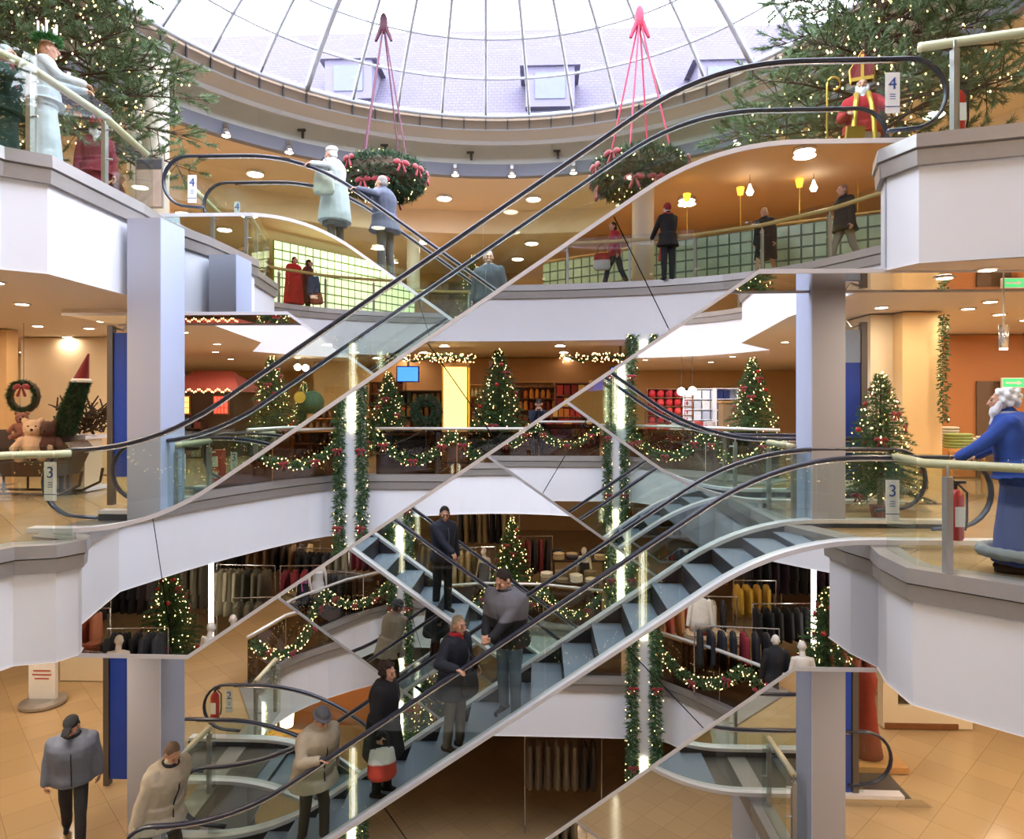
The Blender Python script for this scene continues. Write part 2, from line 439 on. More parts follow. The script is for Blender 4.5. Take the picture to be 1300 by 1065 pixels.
for k,(z,hole,nm) in enumerate(((L4,L4H,'fourth'),(L3,L3H,'third'),(L2,L2H,'second'))):
    m=MB(); ringmesh(m,hole,z-.02,True); tag(m.build('floor',M['tile']),kind='structure')
    m=MB(); ringmesh(m,hole,z-SL,False); tag(m.build('ceiling',M['ceil']),kind='structure')
    m=MB(); bandring(m,hole,[(-.02,z-.30),(-.02,z-SL)]); ti+=1
    tag(m.build('trim_%d'%ti,M['white']),kind='structure')
    m=MB(); bandring(m,hole,[(-.25,z-.02),(-.25,z+.015),(.06,z+.015),(.07,z-.13),(.055,z-.135),(.03,z-.145),(.045,z-.15),(.035,z-.31),(-.03,z-.31)]); ti+=1
    tag(m.build('trim_%d'%ti,M['coping']),kind='structure')
m=MB(); m.bbox(X0,Y0,L1-.2,X1,Y1,L1); tag(m.build('floor',M['tile']),kind='structure')
m=MB(); m.bbox(X0-.3,Y0-.3,L1,X0,Y1+.3,9.6); tag(m.build('wall_left',M['cream']),kind='structure')
m=MB(); m.bbox(X1,Y0-.3,L1,X1+.3,Y1+.3,9.6); tag(m.build('wall_right',M['cream']),kind='structure')
m=MB(); m.bbox(X0,Y1,L1,X1,Y1+.3,9.6); tag(m.build('wall_back',M['ochre']),kind='structure')
m=MB(); m.bbox(X0,Y0-.3,L1,X1,Y0,9.6); tag(m.build('wall_front',M['ochre']),kind='structure')
# roof: dome ring, beams, soffits
DC=Vector((XC,11.5)); DZ=EYE+8.2; DR=8.0
def ringprof(mb,prof,n=96,c=DC):
    vs=[]
    for r,z in prof:
        for i in range(n): a=2*PI*i/n; vs.append((c.x+r*math.cos(a),c.y+r*math.sin(a),z))
    fs=[]
    for j in range(len(prof)-1):
        for i in range(n): fs.append((j*n+i,j*n+(i+1)%n,(j+1)*n+(i+1)%n,(j+1)*n+i))
    mb.add(vs,fs)
E=EYE
M['beige']=mat('beige_panel','#b9a48c',.4,var=.05)
m=MB(); ringprof(m,[(8.0,E+8.16),(8.06,E+7.84)],80); tag(m.build('trim_7',M['beige']),kind='structure')
m=MB(); ringprof(m,[(8.04,E+7.86),(7.98,E+7.84),(7.98,E+7.80),(8.55,E+7.72),(8.6,E+7.62),(8.66,E+7.62)]); tag(m.build('trim_8',M['bluegrey'] if False else mat('pale_beam','#c9cdd2',.5,var=.02),smooth=False),kind='structure')
m=MB(); ringprof(m,[(8.66,E+7.62),(8.66,E+8.17),(9.6,E+8.17),(9.6,E+7.30)]); tag(m.build('trim_9',mat('cornice_white','#e2e6e4',.5,var=.02)),kind='structure')
m=MB(); ringprof(m,[(9.6,E+7.38),(9.48,E+7.36),(9.48,E+6.99),(9.7,E+6.98)]); tag(m.build('trim_10',M['bluegrey']),kind='structure')
# beige joint strips between the panels under the rim
m=MB()
for i in range(80):
    a=2*PI*i/80; c=Vector((DC.x+8.0*math.cos(a),DC.y+8.0*math.sin(a),E+8.0)); m.box(c,(.05,.035,.34),rz=a)
tag(m.build('trim_11',M['steeld']),kind='structure')
# high peach soffit and its drop, then the lower ceiling of the fourth floor
RIN=[(DC.x+10.48*math.cos(2*PI*i/96),DC.y+10.48*math.sin(2*PI*i/96)) for i in range(96)]
vs=[];n=96
m=MB(); prof=[(9.65,E+6.99),(13.3,E+6.97),(13.32,E+6.15)]
ringprof(m,prof); tag(m.build('ceiling',M['peach']),kind='structure')
m=MB()
hole=[(DC.x+13.3*math.cos(2*PI*i/96),DC.y+13.3*math.sin(2*PI*i/96)) for i in range(96)]
_c=Vector((XC,9,0))
Y0s,Y1s=Y0,Y1
ringmesh(m,hole,E+6.17,False); tag(m.build('ceiling',M['peach']),kind='structure')
m=MB(); ringmesh(m,[(DC.x+8.3*math.cos(2*PI*i/96),DC.y+8.3*math.sin(2*PI*i/96)) for i in range(96)],E+8.25,True)
tag(m.build('ceiling',mat('roof_top','#8c8c90',.8)),kind='structure')
# the dome
RISE=3.0; RS=(DR*DR+RISE*RISE)/(2*RISE)
def domept(arc,a,dr=0):
    t0=math.asin(DR/RS); t=t0-arc/RS; r=(RS+dr)*math.sin(t); z=DZ-(RS-RISE)+(RS+dr)*math.cos(t)
    return Vector((DC.x+r*math.cos(a),DC.y+r*math.sin(a),z))
dome=thing('window_1',None,None,(DC.x,DC.y,DZ)); tag(dome,kind='structure')
ARC=RS*math.asin(DR/RS)
rings=[0,1.1,2.2,3.3,4.4,5.5,6.6,7.4]
mr=MB();mt=MB();mg=MB(); NR=40
off0=PI/2+PI/NR
for i in range(NR):
    a=off0+2*PI*i/NR; big=(i%10)==4
    pts=[domept(s,a) for s in [ARC*.93*k/14 for k in range(15)]]
    (mt if big else mr).tube(pts,.085 if big else .045,6)
for s in rings[1:]:
    mr.tube([domept(s,2*PI*k/80) for k in range(80)],.032,6,closed=True)
mr.tube([domept(.02,2*PI*k/80) for k in range(80)],.06,6,closed=True)
for j in range(14):
    for i in range(80):
        a0=2*PI*i/80;a1=2*PI*(i+1)/80;s0=ARC*.99*j/14;s1=ARC*.99*(j+1)/14
        mg.add([domept(s0,a0,.06),domept(s0,a1,.06),domept(s1,a1,.06),domept(s1,a0,.06)],[(0,1,2,3)])
M['rib']=mat('dome_rib_paint','#b4bac6',.4,.2,var=.03)
mr.build('rib',M['rib'],dome,smooth=True,world=True); mt.build('main_rib',M['rib'],dome,smooth=True,world=True); mg.build('pane',M['dome'],dome,world=True)
# neighbouring roofs outside, seen through the dome
M['roof']=mat_pattern('grey_roof_tiles','brick','#4e495c','#3b3747',2.6,rough=.8,mortar=.05,bw=.9,rh=.45,off=.5,mode='Object')
M['bldg']=mat_pattern('pale_brick','brick','#5f565e','#665c64',1.6,rough=.8,mortar=.03,bw=.9,rh=.3,off=.5)
t=thing('building','pale tiled roof and gables of the neighbouring house seen through the glass dome','building',(XC,33,12.4))
m=MB(); m.add([(-24,-.1,0),(22,-.1,0),(22,9,12.2),(-24,9,12.2),(22,12,0),(-24,12,0)],[(0,1,2,3),(1,4,2),(0,3,5),(3,2,4,5),(0,5,4,1)]); m.build('roof',M['roof'],t)
m=MB(); m.bbox(-24,-.4,-5,22,-.12,2.2); m.build('wall',M['bldg'],t)
for x,zz in ((-9.5,6.3),(1.5,5.4),(10.6,5.6)):
    m=MB(); yy=(zz)*.72; m.bbox(x-1.3,yy-.9,zz-.6,x+1.3,yy+2.2,zz+1.5); m.add([(x-1.6,yy-1.1,zz+1.5),(x+1.6,yy-1.1,zz+1.5),(x,yy-1.1,zz+2.4),(x-1.6,yy+2.6,zz+1.5),(x+1.6,yy+2.6,zz+1.5),(x,yy+2.6,zz+2.4)],[(0,1,2),(0,2,5,3),(1,4,5,2),(3,5,4),(0,3,4,1)])
    d=m.build('dormer',mat('dormer_render','#5a5668',.8),t)
    m=MB(); m.bbox(x-.8,yy-.96,zz-.2,x+.8,yy-.9,zz+1.2); m.build('dormer_window',mat('dormer_pane','#4a5068',.3),d)
# ------------------------------------------------------------------ columns
def boxcol(x,y,z0,z1,wx,wy,label,side):
    t=thing('column',label,'column',(x,y,z0))
    m=MB(); m.bbox(-wx/2,-wy/2,0,wx/2,wy/2,z1-z0); m.build('shaft',M['colgrey'],t)
    m=MB(); m.bbox(side*(wx/2),-wy/2,.0,side*(wx/2+.012),wy/2,z1-z0); m.build('lit_side',M['collit'],t)  # thin sheet painting the atrium-facing side as if lit
    m=MB(); m.bbox(-wx/2-.02,-wy/2-.02,0,wx/2+.02,wy/2+.02,.12); m.build('base_plate',M['steel'],t)
xl=XP(222,9.3); 
boxcol(-5.39,9.35,L1,L4-.32,.46,.62,'tall blue-grey square column in the left gallery beside the blue banner',1)
boxcol(3.86,9.45,L1,L4-.32,.43,.55,'tall blue-grey square column in the right gallery beside the blue banner',-1)
def roundcol(x,y,z0,z1,r,label):
    t=thing('round_column',label,'column',(x,y,z0))
    m=MB(); m.cyl((0,0,.1),(0,0,z1-z0-.18),r,n=28); m.build('shaft',mat('ivory_column','#ece4cf',.5,var=.02),t,smooth=True)
    m=MB(); m.lathe([(r*1.25,0),(r*1.25,.08),(r*1.02,.12)],24); m.build('base',M['steeld'],t)
    m=MB(); m.lathe([(r*1.02,z1-z0-.2),(r*1.15,z1-z0-.14),(r*1.15,z1-z0)],24); m.build('capital',M['steeld'],t)
ZT=E+6.97
roundcol(XP(176,15),15,L4,ZT,.24,'ivory round column nearer the big left pine, on the top floor')
roundcol(XP(198,13),13,L4,ZT,.24,'ivory round column beside the left landing of the top floor')
roundcol(XP(511,22.9),24.9,L4,ZT,.24,'ivory round column behind the left hanging wreath at the far side')
roundcol(XP(792,23),25,L4,ZT,.26,'ivory round column behind the right hanging wreath at the far side')
roundcol(MX(817,-1.9),-2.0,L4,ZT,.28,'ivory round column of the near top gallery beside the scarf figure')
# garlanded piers at the atrium edge
LEDs=[]
def pier(x,y,front,label,side):
    t=thing('pier',label,'column',(x,y,L1))
    h=L4-SL-L1
    m=MB(); m.bbox(-.26,-.12,0,.26,.12,h); m.build('shaft',mat('pier_white','#dfe0e2',.5,var=.02),t)
    for k,z in enumerate((L1,L2,L3)):
        m=MB(); m.bbox(-.035,front*.12,z-L1+1.0,.035,front*.16,z-L1+2.95); m.build('light_strip',M['led'],t,smooth=False)
    for s in (-1,1):
        for z in (L1,L2,L3):
            m=MB(); m.cyl((s*.075,front*.14,z-L1+1.0),(s*.075,front*.14,z-L1+2.95),.012,n=6); m.build('light_rope',M['ledg'],t)
        pass
PIERS=[(-4.1,.82,1,'near left'),(2.26,.82,1,'near right'),(-3.55,17.3,-1,'far left'),(2.05,17.2,-1,'far right')]
for x,y,fr,lb in PIERS: pier(x,y,fr,'white pier with glowing light strips between two garlands, %s of the atrium'%lb,0)
M['trim']=mat('white_edge_trim','#d8d6da',.45,.1,var=.03)
# ================================================================== escalators
def profile(cl,cr,asc,tan_len=1.0):
    """piecewise line with rounded corners: cl,cr = corner points (X,Z)"""
    (xa,za),(xb,zb)=cl,cr; d=Vector((xb-xa,zb-za)).normalized()
    def bez(p0,p1,p2,n=10): return [((1-t)**2*p0[0]+2*t*(1-t)*p1[0]+t*t*p2[0],(1-t)**2*p0[1]+2*t*(1-t)*p1[1]+t*t*p2[1]) for t in [i/n for i in range(n+1)]]
    A=bez((xa-tan_len,za),(xa,za),(xa+d.x*tan_len,za+d.y*tan_len))
    B=bez((xb-d.x*tan_len,zb-d.y*tan_len),(xb,zb),(xb+tan_len,zb))
    return A+B
def interp(P,x):
    if x<=P[0][0]: return P[0][1]
    if x>=P[-1][0]: return P[-1][1]
    for a,b in zip(P,P[1:]):
        if a[0]<=x<=b[0]: return a[1]+(b[1]-a[1])*(x-a[0])/max(1e-9,b[0]-a[0])
STEPME={}
def escalator(label,D,cl,cr,bl,br,xl,xr,el,er,joints,people_side=None,steps=True):
    """cl/cr top-edge corners, bl/br lower-edge corners, xl/xr extents of the truss, el/er ends of the handrail loops"""
    T=profile(cl,cr,1); X=lambda x:interp(T,x)
    B=[(xl-5,bl[1]),bl,br,(xr+5,br[1])]; BX=lambda x:interp(B,x)
    t=thing('escalator',label,'escalator',(0,D,0)); y0,y1=0,WE
    xs=sorted(set([xl,xr]+[p[0] for p in T if xl<p[0]<xr]+[p[0] for p in (bl,br)]+[xl+(xr-xl)*i/60 for i in range(61)]))
    # mirror panels on both sides
    jt=[(xl,xl)]+joints+[(xr,xr)]
    for (a,b),(c,d) in zip(jt,jt[1:]):
        TT=lambda x:X(x)-(.05 if el-.4<x<er+.4 else .2)
        top=[(a+.005,TT(a+.005))]+[(x,TT(x)) for x in xs if a+.02<x<c-.02]+[(c-.005,TT(c-.005))]
        bot=[(b+.005,BX(b+.005))]+[(x,BX(x)) for x in (bl[0],br[0]) if b+.02<x<d-.02]+[(d-.005,BX(d-.005))]
        poly=top+bot[::-1]
        for yy in ((0,.012),(y1-.012,y1)):
            m=MB(); m.prismY(poly,*yy); m.build('mirror_panel',M['mirror'],t)
    # mirrored soffit
    m=MB(); bp=[(xl,bl[1]),bl,br,(xr,br[1])]; m.stripY([(x,z) for x,z in bp],[(x,z-.012) for x,z in bp],0,y1); m.build('soffit_panel',M['mirror'],t)
    m=MB()
    for yy in (0,y1-.03): m.stripY([(x,z+.02) for x,z in bp],[(x,z-.03) for x,z in bp],yy-.004,yy+.03)
    m.build('edge_trim',M['trim'],t)
    # truss core
    top=[(x,X(x)-.62) for x in xs]; bot=[(x,max(BX(x)+.05,-99)) for x in xs]
    m=MB(); m.stripY(top,bot,.03,y1-.03); m.build('truss',M['stepriser'],t)
    # decking and skirts
    dk=[x for x in xs if el-.35<x<er+.35]
    for side in (0,1):
        ya,yb=(0-.012,.15) if side==0 else (y1-.15,y1+.012)
        m=MB(); m.stripY([(x,X(x)) for x in dk],[(x,X(x)-.055) for x in dk],ya,yb); m.build('decking',M['deck'],t)
        ya,yb=(.135,.15) if side==0 else (y1-.15,y1-.135)
        m=MB(); m.stripY([(x,X(x)-.05) for x in dk],[(x,X(x)-.60) for x in dk],ya,yb); m.build('skirt',M['stepriser'],t)
        # balustrade glass and handrail
        yc=.075 if side==0 else y1-.075
        hx=sorted(set([x for x in xs if el+.42<x<er-.42]+[el+.42,er-.42]))
        R=.40
        def H(x):
            base=X(x); return base+.93
        cut=[el+.42]+[x for x in [el+.42+ (er-el-.84)*i/6 for i in range(1,6)]]+[er-.42]
        for a,b in zip(cut,cut[1:]):
            xx=[a+.004]+[x for x in hx if a+.02<x<b-.02]+[b-.004]
            m=MB(); m.stripY([(x,H(x)-.03) for x in xx],[(x,X(x)-.02) for x in xx],yc-.006,yc+.006); m.build('glass_panel',M['glass'],t)
        for sgn,e in ((-1,el),(1,er)):
            xc=e-sgn*.42; zc=H(xc)-R
            arc=[(xc+sgn*R*math.sin(a),zc+R*math.cos(a)) for a in [PI*i/10 for i in range(11)]]
            m=MB(); m.prismY(arc,yc-.006,yc+.006); m.build('glass_panel',M['glass'],t)
        pts=[]
        for a in [PI*i/12 for i in range(12,0,-1)]: pts.append((el+.42-R*math.sin(a),yc,H(el+.42)-R+R*math.cos(a)))
        pts=[(el+.42+.25,yc,H(el+.42)-2*R-.02)]+pts+[(x,yc,H(x)) for x in hx]
        for a in [PI*i/12 for i in range(1,13)]: pts.append((er-.42+R*math.sin(a),yc,H(er-.42)-R+R*math.cos(a)))
        pts.append((er-.42-.25,yc,H(er-.42)-2*R-.02))
        m=MB(); m.tube(pts,.024,8,ry=.042,up=(0,1,0)); m.build('handrail',M['rubber'],t,smooth=True)
        mid=[p for p in pts]
        m=MB(); m.tube([(p[0]-(0),p[1],p[2]-.036) for p in pts[14:-14]],.013,6); m.build('handrail_guide',M['bright'],t,smooth=True)
    # steps
    if steps:
        pitch=.4; asc=1 if cr[1]>cl[1] else -1
        x=xl+.2
        import itertools
        zz=[]
        while x<xr:
            if cl[0]-.6<x<cr[0]+.6:
                z=X(x)-.13; sl=abs(X(x+.2)-X(x-.2)); h=max(.03,sl)
                key=round(h,2)
                if key not in STEPME:
                    m=MB(); m.bbox(-pitch/2+.003,.155,-.34,pitch/2-.003,y1-.155,-.012); m.cur=1; m.bbox(-pitch/2+.003,.155,-.012,pitch/2-.003,y1-.155,0)
                    STEPME[key]=m.mesh('step',[M['stepriser'],M['tread']])
                zs=z-asc*0
                link('step',STEPME[key],t,(x,0,z))
            x+=pitch
        for a,b in ((el-.35,cl[0]-.6),(cr[0]+.6,er+.35)):
            if b>a:
                zc=X(a if a<0 else b)
                m=MB(); m.bbox(a,.155,zc-.3,b,y1-.155,zc-.14); m.build('landing_plate',M['steeld'],t)
    return t,X
def shift(p,dx,dz): return (p[0]+dx,p[1]+dz)
sA=.68
EA,XA=escalator('long mirror-clad escalator rising across the atrium to the top right gallery',DA,(-4.62,.03),(2.0,HF+.03),(-4.13,-1.47),(2.51,3.02),-8.5,7.6,-5.95,4.65,
  [(-4.55,-4.3),(-2.7,-.95),(.2,1.15),(-1.1,.25),(1.6,2.6)][0:1]+[(-3.2,-2.1),(-.95,.1),(.85,1.5)][0:0]+[(-4.5+.55,-4.5+1.25),(-.8,.15),][0:0]+[(-1.3,-.45),(.85,1.5)])
cC0=(-3.75,-HF+.02);cC1=(2.78,-.03)
EC,XCx=escalator('lower front escalator with four riders rising from bottom left',DA,cC0,cC1,(-3.3,-HF-1.47),(2.9,-1.5),-8.5,7.6,-5.0,5.15,[(-1.8,-1.0),(1.0,1.9)])
mB=.72
EB,XB=escalator('rear mirror-clad escalator descending from the top left gallery with elderly riders',DB,(-3.68,HF+.03),(2.55,.03),(-3.95,2.93),(2.3,-1.5),-7.6,7.0,-6.0,5.4,[(-1.9,-1.2),(.75,.05)])
ED,XD=escalator('rear escalator behind the long one with a woman in black on it',DB,(-4.04,.03),(2.2,-HF+.03),(-4.15,-1.5),(2.0,-HF-1.5),-7.6,7.0,-6.0,5.4,[(-2.1,-1.5)])
EE,XE=escalator('lowest rear escalator going down from the bottom left landing',DB,(-4.0,-HF+.03),(2.2,-2*HF+.03),(-4.15,-HF-1.5),(.9,L1-.05),-7.6,4.2,-6.0,4.1,[(-2.1,-1.5)])
# ================================================================== balustrades
def balustrade(pts,z,label,rail='woodrail',glass='glass',gh=1.12,rh=1.02,rr=.045,post=True,inset=.10,step=1.5,group=None,postat=None):
    """pts: xy line of the glass; the rail runs on the gallery side (left of the travel direction)"""
    P=[Vector((a,b,0)) for a,b in pts]; o=P[0]
    t=thing('balustrade',label,'railing',(o.x,o.y,z+.015),0,group)
    P=[p-o for p in P]; segs=resample(P,step)
    def norm(i):
        a=segs[max(0,i-1)];b=segs[min(len(segs)-1,i+1)]; d=(b-a).normalized(); return Vector((d.y,-d.x,0))
    for i,(a,b) in enumerate(zip(segs,segs[1:])):
        d=(b-a); L=d.length; d.normalize(); n=Vector((-d.y,d.x,0)); a2=a+d*.012;b2=b-d*.012; h=.006
        m=MB(); m.prism([(p.x,p.y) for p in (a2+n*h,a2-n*h,b2-n*h,b2+n*h)],0,gh)
        m.build('glass_panel',M[glass],t)
    for i,p in enumerate(segs):
        if not post or postat: break
        if len(segs)>2 and i in (0,len(segs)-1): continue
        n=norm(i); q=p+n*inset
        m=MB(); m.box((q.x,q.y,(rh-.1)/2),(.055,.075,rh-.1)); m.cyl((q.x,q.y,rh-.12),(q.x,q.y,rh),.014,n=8); m.cyl((q.x,q.y,.45),(p.x,p.y,.45),.014,n=6); m.cyl((q.x,q.y,.85),(p.x,p.y,.85),.014,n=6)
        m.build('post',M['steel'],t)
    for x,y in (postat or []):
        m=MB(); q=Vector((x,y,0))-o; m.box((q.x,q.y,(rh-.1)/2),(.06,.08,rh-.1)); m.cyl((q.x,q.y,rh-.12),(q.x,q.y,rh),.014,n=8); m.build('post',M['steel'],t)
    rail_pts=[p+norm(i)*inset+Vector((0,0,rh)) for i,p in enumerate(segs)]
    m=MB(); m.tube(rail_pts,rr,10); m.build('handrail',M[rail],t,smooth=True)
    return t
def flip(l): return l[::-1]
def part_of(hole,f,rev=False,ins=-.06):
    H=offset(hole,ins); out=[H[i] for i in range(len(hole)) if f(*hole[i])]
    return out
# top gallery
H4=offset(L4H,-.08); H3=offset(L3H,-.08); H2=offset(L2H,-.08)
def pick(H,base,f):
    idx=[i for i in range(len(base)) if f(*base[i])]
    # rotate so that the run is contiguous
    n=len(base); s=[i for i in idx if (i-1)%n not in idx]
    st=s[0]; out=[]; i=st
    while i%n in idx and len(out)<len(idx): out.append(H[i%n]); i+=1
    return out
# ---- balustrades of each gallery (runs are counter-clockwise, gallery on the right)
bal=[(L4H,H4,L4,lambda x,y:y>19.5,'curved glass balustrade with honey wooden rail, far side of the top gallery','goldrail','glass',.045),
 (L4H,H4,L4,lambda x,y:x<-5.3 and 7.4<y<10.4,'glass balustrade with blond wooden rail along the left top gallery','woodrail','glass',.05),
 (L4H,H4,L4,lambda x,y:x<-5.3 and 11.5<y<17,'glass balustrade with blond rail behind the left top escalator landing','woodrail','glass',.05),
 (L4H,H4,L4,lambda x,y:y<3.3,'curved glass balustrade with honey wooden rail, near side of the top gallery','goldrail','glass',.045),
 (L4H,H4,L4,lambda x,y:x>3.95 and 6.9<y<7.6,'glass balustrade with blond wooden rail on the right top landing','woodrail','glass',.05)]
for base,H,z,f,lb,rl,gl,rr in bal:
    pts=pick(H,base,f)
    if 'along the left top' in lb: pts=[(-6.02,10.35)]+pts
    if 'behind the left top' in lb: pts=[q for q in pts if q[1]>12.2]+[(-6.2,12.2)]
    if 'along the left top' in lb: pts=pts+[(-6.5,4.9),(-7.6,3.9)]
    if 'right top' in lb: pts=[(6.1,4.4)]+pts
    balustrade(pts,z,lb,rl,gl,rr=rr,postat=[(4.44,7.42)] if 'right top' in lb else None)
def split_run(base,H,z,lv):
    far=pick(H,base,lambda x,y:y>14.2); near=pick(H,base,lambda x,y:y<5.3)
    def cuts(run,xs,nm):
        # split a run where it meets the piers
        P=resample([Vector((a,b,0)) for a,b in run],.12); groups=[[],[],[]]
        for p in P:
            k=0 if p.x<xs[0]-.3 else (1 if xs[0]+.3<p.x<xs[1]-.3 else (2 if p.x>xs[1]+.3 else None))
            if k is not None: groups[k].append(p)
        for g,w in zip(groups,('left','middle','right')):
            if len(g)>2:
                g2=[g[0]]+[q for q in g[1:-1:4]]+[g[-1]]
                balustrade([(p.x,p.y) for p in g2],z,'shade-tinted glass balustrade with pale rail, %s bay, %s side of %s floor'%(w,nm,lv),'paleRail','glassd',gh=.96,rh=1.03,rr=.035,inset=0,step=1.6,post=False)
                SWAGS.append((nm,w,lv,z,[(p.x,p.y) for p in g2]))
    cuts(far,(-3.55,2.05),'far'); cuts(near,(-4.1,2.26),'near')
SWAGS=[]
M['paleRail']=mat('pale_metal_rail','#d9d6d2',.3,.3,var=.03)
split_run(L3H,H3,L3,'third'); split_run(L2H,H2,L2,'second')
balustrade([(3.88,7.72),(3.78,7.35),(3.76,6.9),(4.45,6.25),(5.7,5.68)][::-1],L3,'glass balustrade with blond wooden rail at the right third-floor landing',postat=[(XP(1203,6.62),6.62)])
balustrade([(-5.5,7.8),(-5.62,7.64),(-6.0,7.5),(-6.6,5.6)],L3,'glass balustrade with blond wooden rail at the left third-floor landing',postat=[(-6.25,6.9)])
balustrade([(-5.05,10.4),(-5.05,9.4)][::1],L3,'short glass screen with a stub of wooden rail between the left escalators',step=1.2)
balustrade([(-5.1,13.1),(-5.05,12.15)][::1],L3,'short glass screen behind the rear left escalator on the third floor',step=1.2)
balustrade([(3.38,9.4),(3.38,10.4)],L3,'short glass screen with a stub of wooden rail between the right escalators',step=1.2)
balustrade([(3.36,12.1),(3.5,13.3)],L3,'short glass screen behind the rear right escalator on the third floor',step=1.2)
balustrade([(-5.1,13.2),(-5.05,12.15)],L2,'short glass screen with wooden rail behind the lowest left escalator',step=1.2)
balustrade([(-5.05,10.4),(-5.05,9.4)],L2,'short glass screen between the escalators of the second floor, left landing',step=1.2)
balustrade([(3.38,9.4),(3.38,10.4)],L2,'short glass screen between the escalators of the second floor, right landing',step=1.2)
balustrade([(3.36,12.1),(3.6,13.8)],L2,'short glass screen behind the rear right escalator on the second floor',step=1.2)
# ------------------------------------------------------------------ light
w=bpy.data.worlds.new('sky'); SC.world=w; w.use_nodes=True; nt=w.node_tree; bg=nt.nodes['Background']
tc=nt.nodes.new('ShaderNodeTexCoord'); nz=nt.nodes.new('ShaderNodeTexNoise'); nz.inputs['Scale'].default_value=2.2; nz.inputs['Detail'].default_value=4
cr=nt.nodes.new('ShaderNodeMix'); cr.data_type='RGBA'; cr.inputs[6].default_value=(.86,.91,1,1); cr.inputs[7].default_value=(.97,.98,1,1)
nt.links.new(tc.outputs['Generated'],nz.inputs['Vector']); nt.links.new(nz.outputs['Fac'],cr.inputs[0]); nt.links.new(cr.outputs[2],bg.inputs['Color'])
bg.inputs['Strength'].default_value=SKY
pl=bpy.data.lights.new('dome_portal','AREA'); pl.shape='DISK'; pl.size=16; pl.cycles.is_portal=True
po=bpy.data.objects.new('dome_portal',pl); COL.objects.link(po); po.location=(DC.x,DC.y,DZ-.1)
# ceiling downlights: visible fittings plus the light they give
dlme=None
def downlight(x,y,z,label,group,power=0,col='#ffe8cc',r=.085,size=.25):
    global dlme
    if dlme is None:
        t=thing('downlight',label,'ceiling light',(x,y,z),0,group)
        m=MB(); m.lathe([(.12,0),(.12,-.012),(.09,-.02)],20); m.build('trim_ring',M['bright'],t)
        m=MB(); m.cyl((0,0,-.014),(0,0,-.022),.085,n=20); m.build('lamp',M['lamp'],t); dlme=t
    else: copy_tree(dlme,(x,y,z),label=label,group=group)
    if power: 
        area('downlight_lamp',(x,y,z-.05),size,power,col)
def outring(hole,d,step):
    H=offset(hole,-d); P=resample([Vector((a,b,0)) for a,b in H],step,True); return P
ZC={L4:E+6.17,L3:L4-SL,L2:L3-SL,L1:L2-SL}
for z,hole,nm in ((L3,L4H,'third'),(L2,L3H,'second'),(L1,L2H,'first')):
    zc=ZC[z]
    for d,step,pw,sk in ((1.0,3.0,LW,1),(3.4,3.9,LW*1.3,0),(6.2,5.2,LW*1.6,0)):
        k=0
        for p in outring(hole,d,step):
            if not (X0+.6<p.x<X1-.6 and Y0+.6<p.y<Y1-.6): continue
            k+=1
            if nm=='first' and p.y<6: continue
            downlight(p.x,p.y,zc,'round recessed ceiling light glowing in the ceiling over the %s floor'%nm,'recessed lights over the %s floor'%nm,pw*{'third':.95,'second':.6,'first':.6}[nm])
for px,py in ((28,385),(130,407),(113,416),(85,427),(1143,412),(1170,421),(1229,391),(1214,431)):
    p=PZ(px,py,ZC[L3]); downlight(p.x,p.y,ZC[L3],'round recessed ceiling light glowing in the ceiling over the third floor','recessed lights over the third floor',LW*.5)
# round surface lamps of the top floor
slme=None
def surflamp(x,y,z,power=0):
    global slme
    lb='round white ceiling lamp with metal ring glowing on the top gallery ceiling'
    if slme is None:
        t=thing('ceiling_lamp',lb,'ceiling light',(x,y,z),0,'round lamps on the top ceiling')
        m=MB(); m.lathe([(.27,0),(.27,-.05),(.25,-.09)],24); m.build('ring',M['bright'],t)
        m=MB(); m.ell((0,0,-.09),(.24,.24,.05),20,6); m.build('diffuser',M['lamp'],t,smooth=True); slme=t
    else: copy_tree(slme,(x,y,z))
    if power: area('ceiling_lamp_light',(x,y,z-.2),.5,power,'#ffe6c8')
for k in range(22):
    a=2*PI*k/22+.1; r=14.6; x,y=DC.x+r*math.cos(a),DC.y+r*math.sin(a)
    if X0+.4<x<X1-.4 and Y0+.4<y<Y1-.4: surflamp(x,y,E+6.17,LW*4 if k%2==0 else 0)
for k in range(20):
    a=2*PI*k/20; r=17.4; x,y=DC.x+r*math.cos(a),DC.y+r*math.sin(a)
    if X0+.4<x<X1-.4 and Y0+.4<y<Y1-.4: surflamp(x,y,E+6.17,LW*3 if k%2==0 else 0)
for k in range(12):
    a=2*PI*k/24+.2; r=11.6; surflamp(DC.x+r*math.cos(a),DC.y+r*math.sin(a),E+6.97,LW*2 if k%3==1 else 0)
# spotlights on the grey beam
sp=None
for px in (287,367,578,650,728,837,935):
    d=ray(px); # intersect ring r=10.28
    a=d[0]**2+d[1]**2; b=-2*(d[0]*DC.x+d[1]*DC.y); c=DC.x**2+DC.y**2-9.42**2
    t_=(-b+math.sqrt(b*b-4*a*c))/(2*a); x,y=d[0]*t_,d[1]*t_
    lb='small silver spotlight fixed under the blue-grey ring beam'
    if sp is None:
        sp=thing('spotlight',lb,'spotlight',(x,y,E+7.2),0,'spotlights on the ring beam')
        m=MB(); m.box((0,0,.04),(.1,.1,.12)); m.build('bracket',M['steel'],sp)
        m=MB(); m.lathe([(.05,-.02),(.10,-.08),(.13,-.22),(.12,-.23)],16); m.build('housing',M['bright'],sp,smooth=True)
        m=MB(); m.cyl((0,0,-.215),(0,0,-.235),.105,n=16); m.ell((0,0,-.2),(.09,.09,.07)); m.build('lamp',M['lamp'],sp)
    else: copy_tree(sp,(x,y,E+7.2))
hk=None
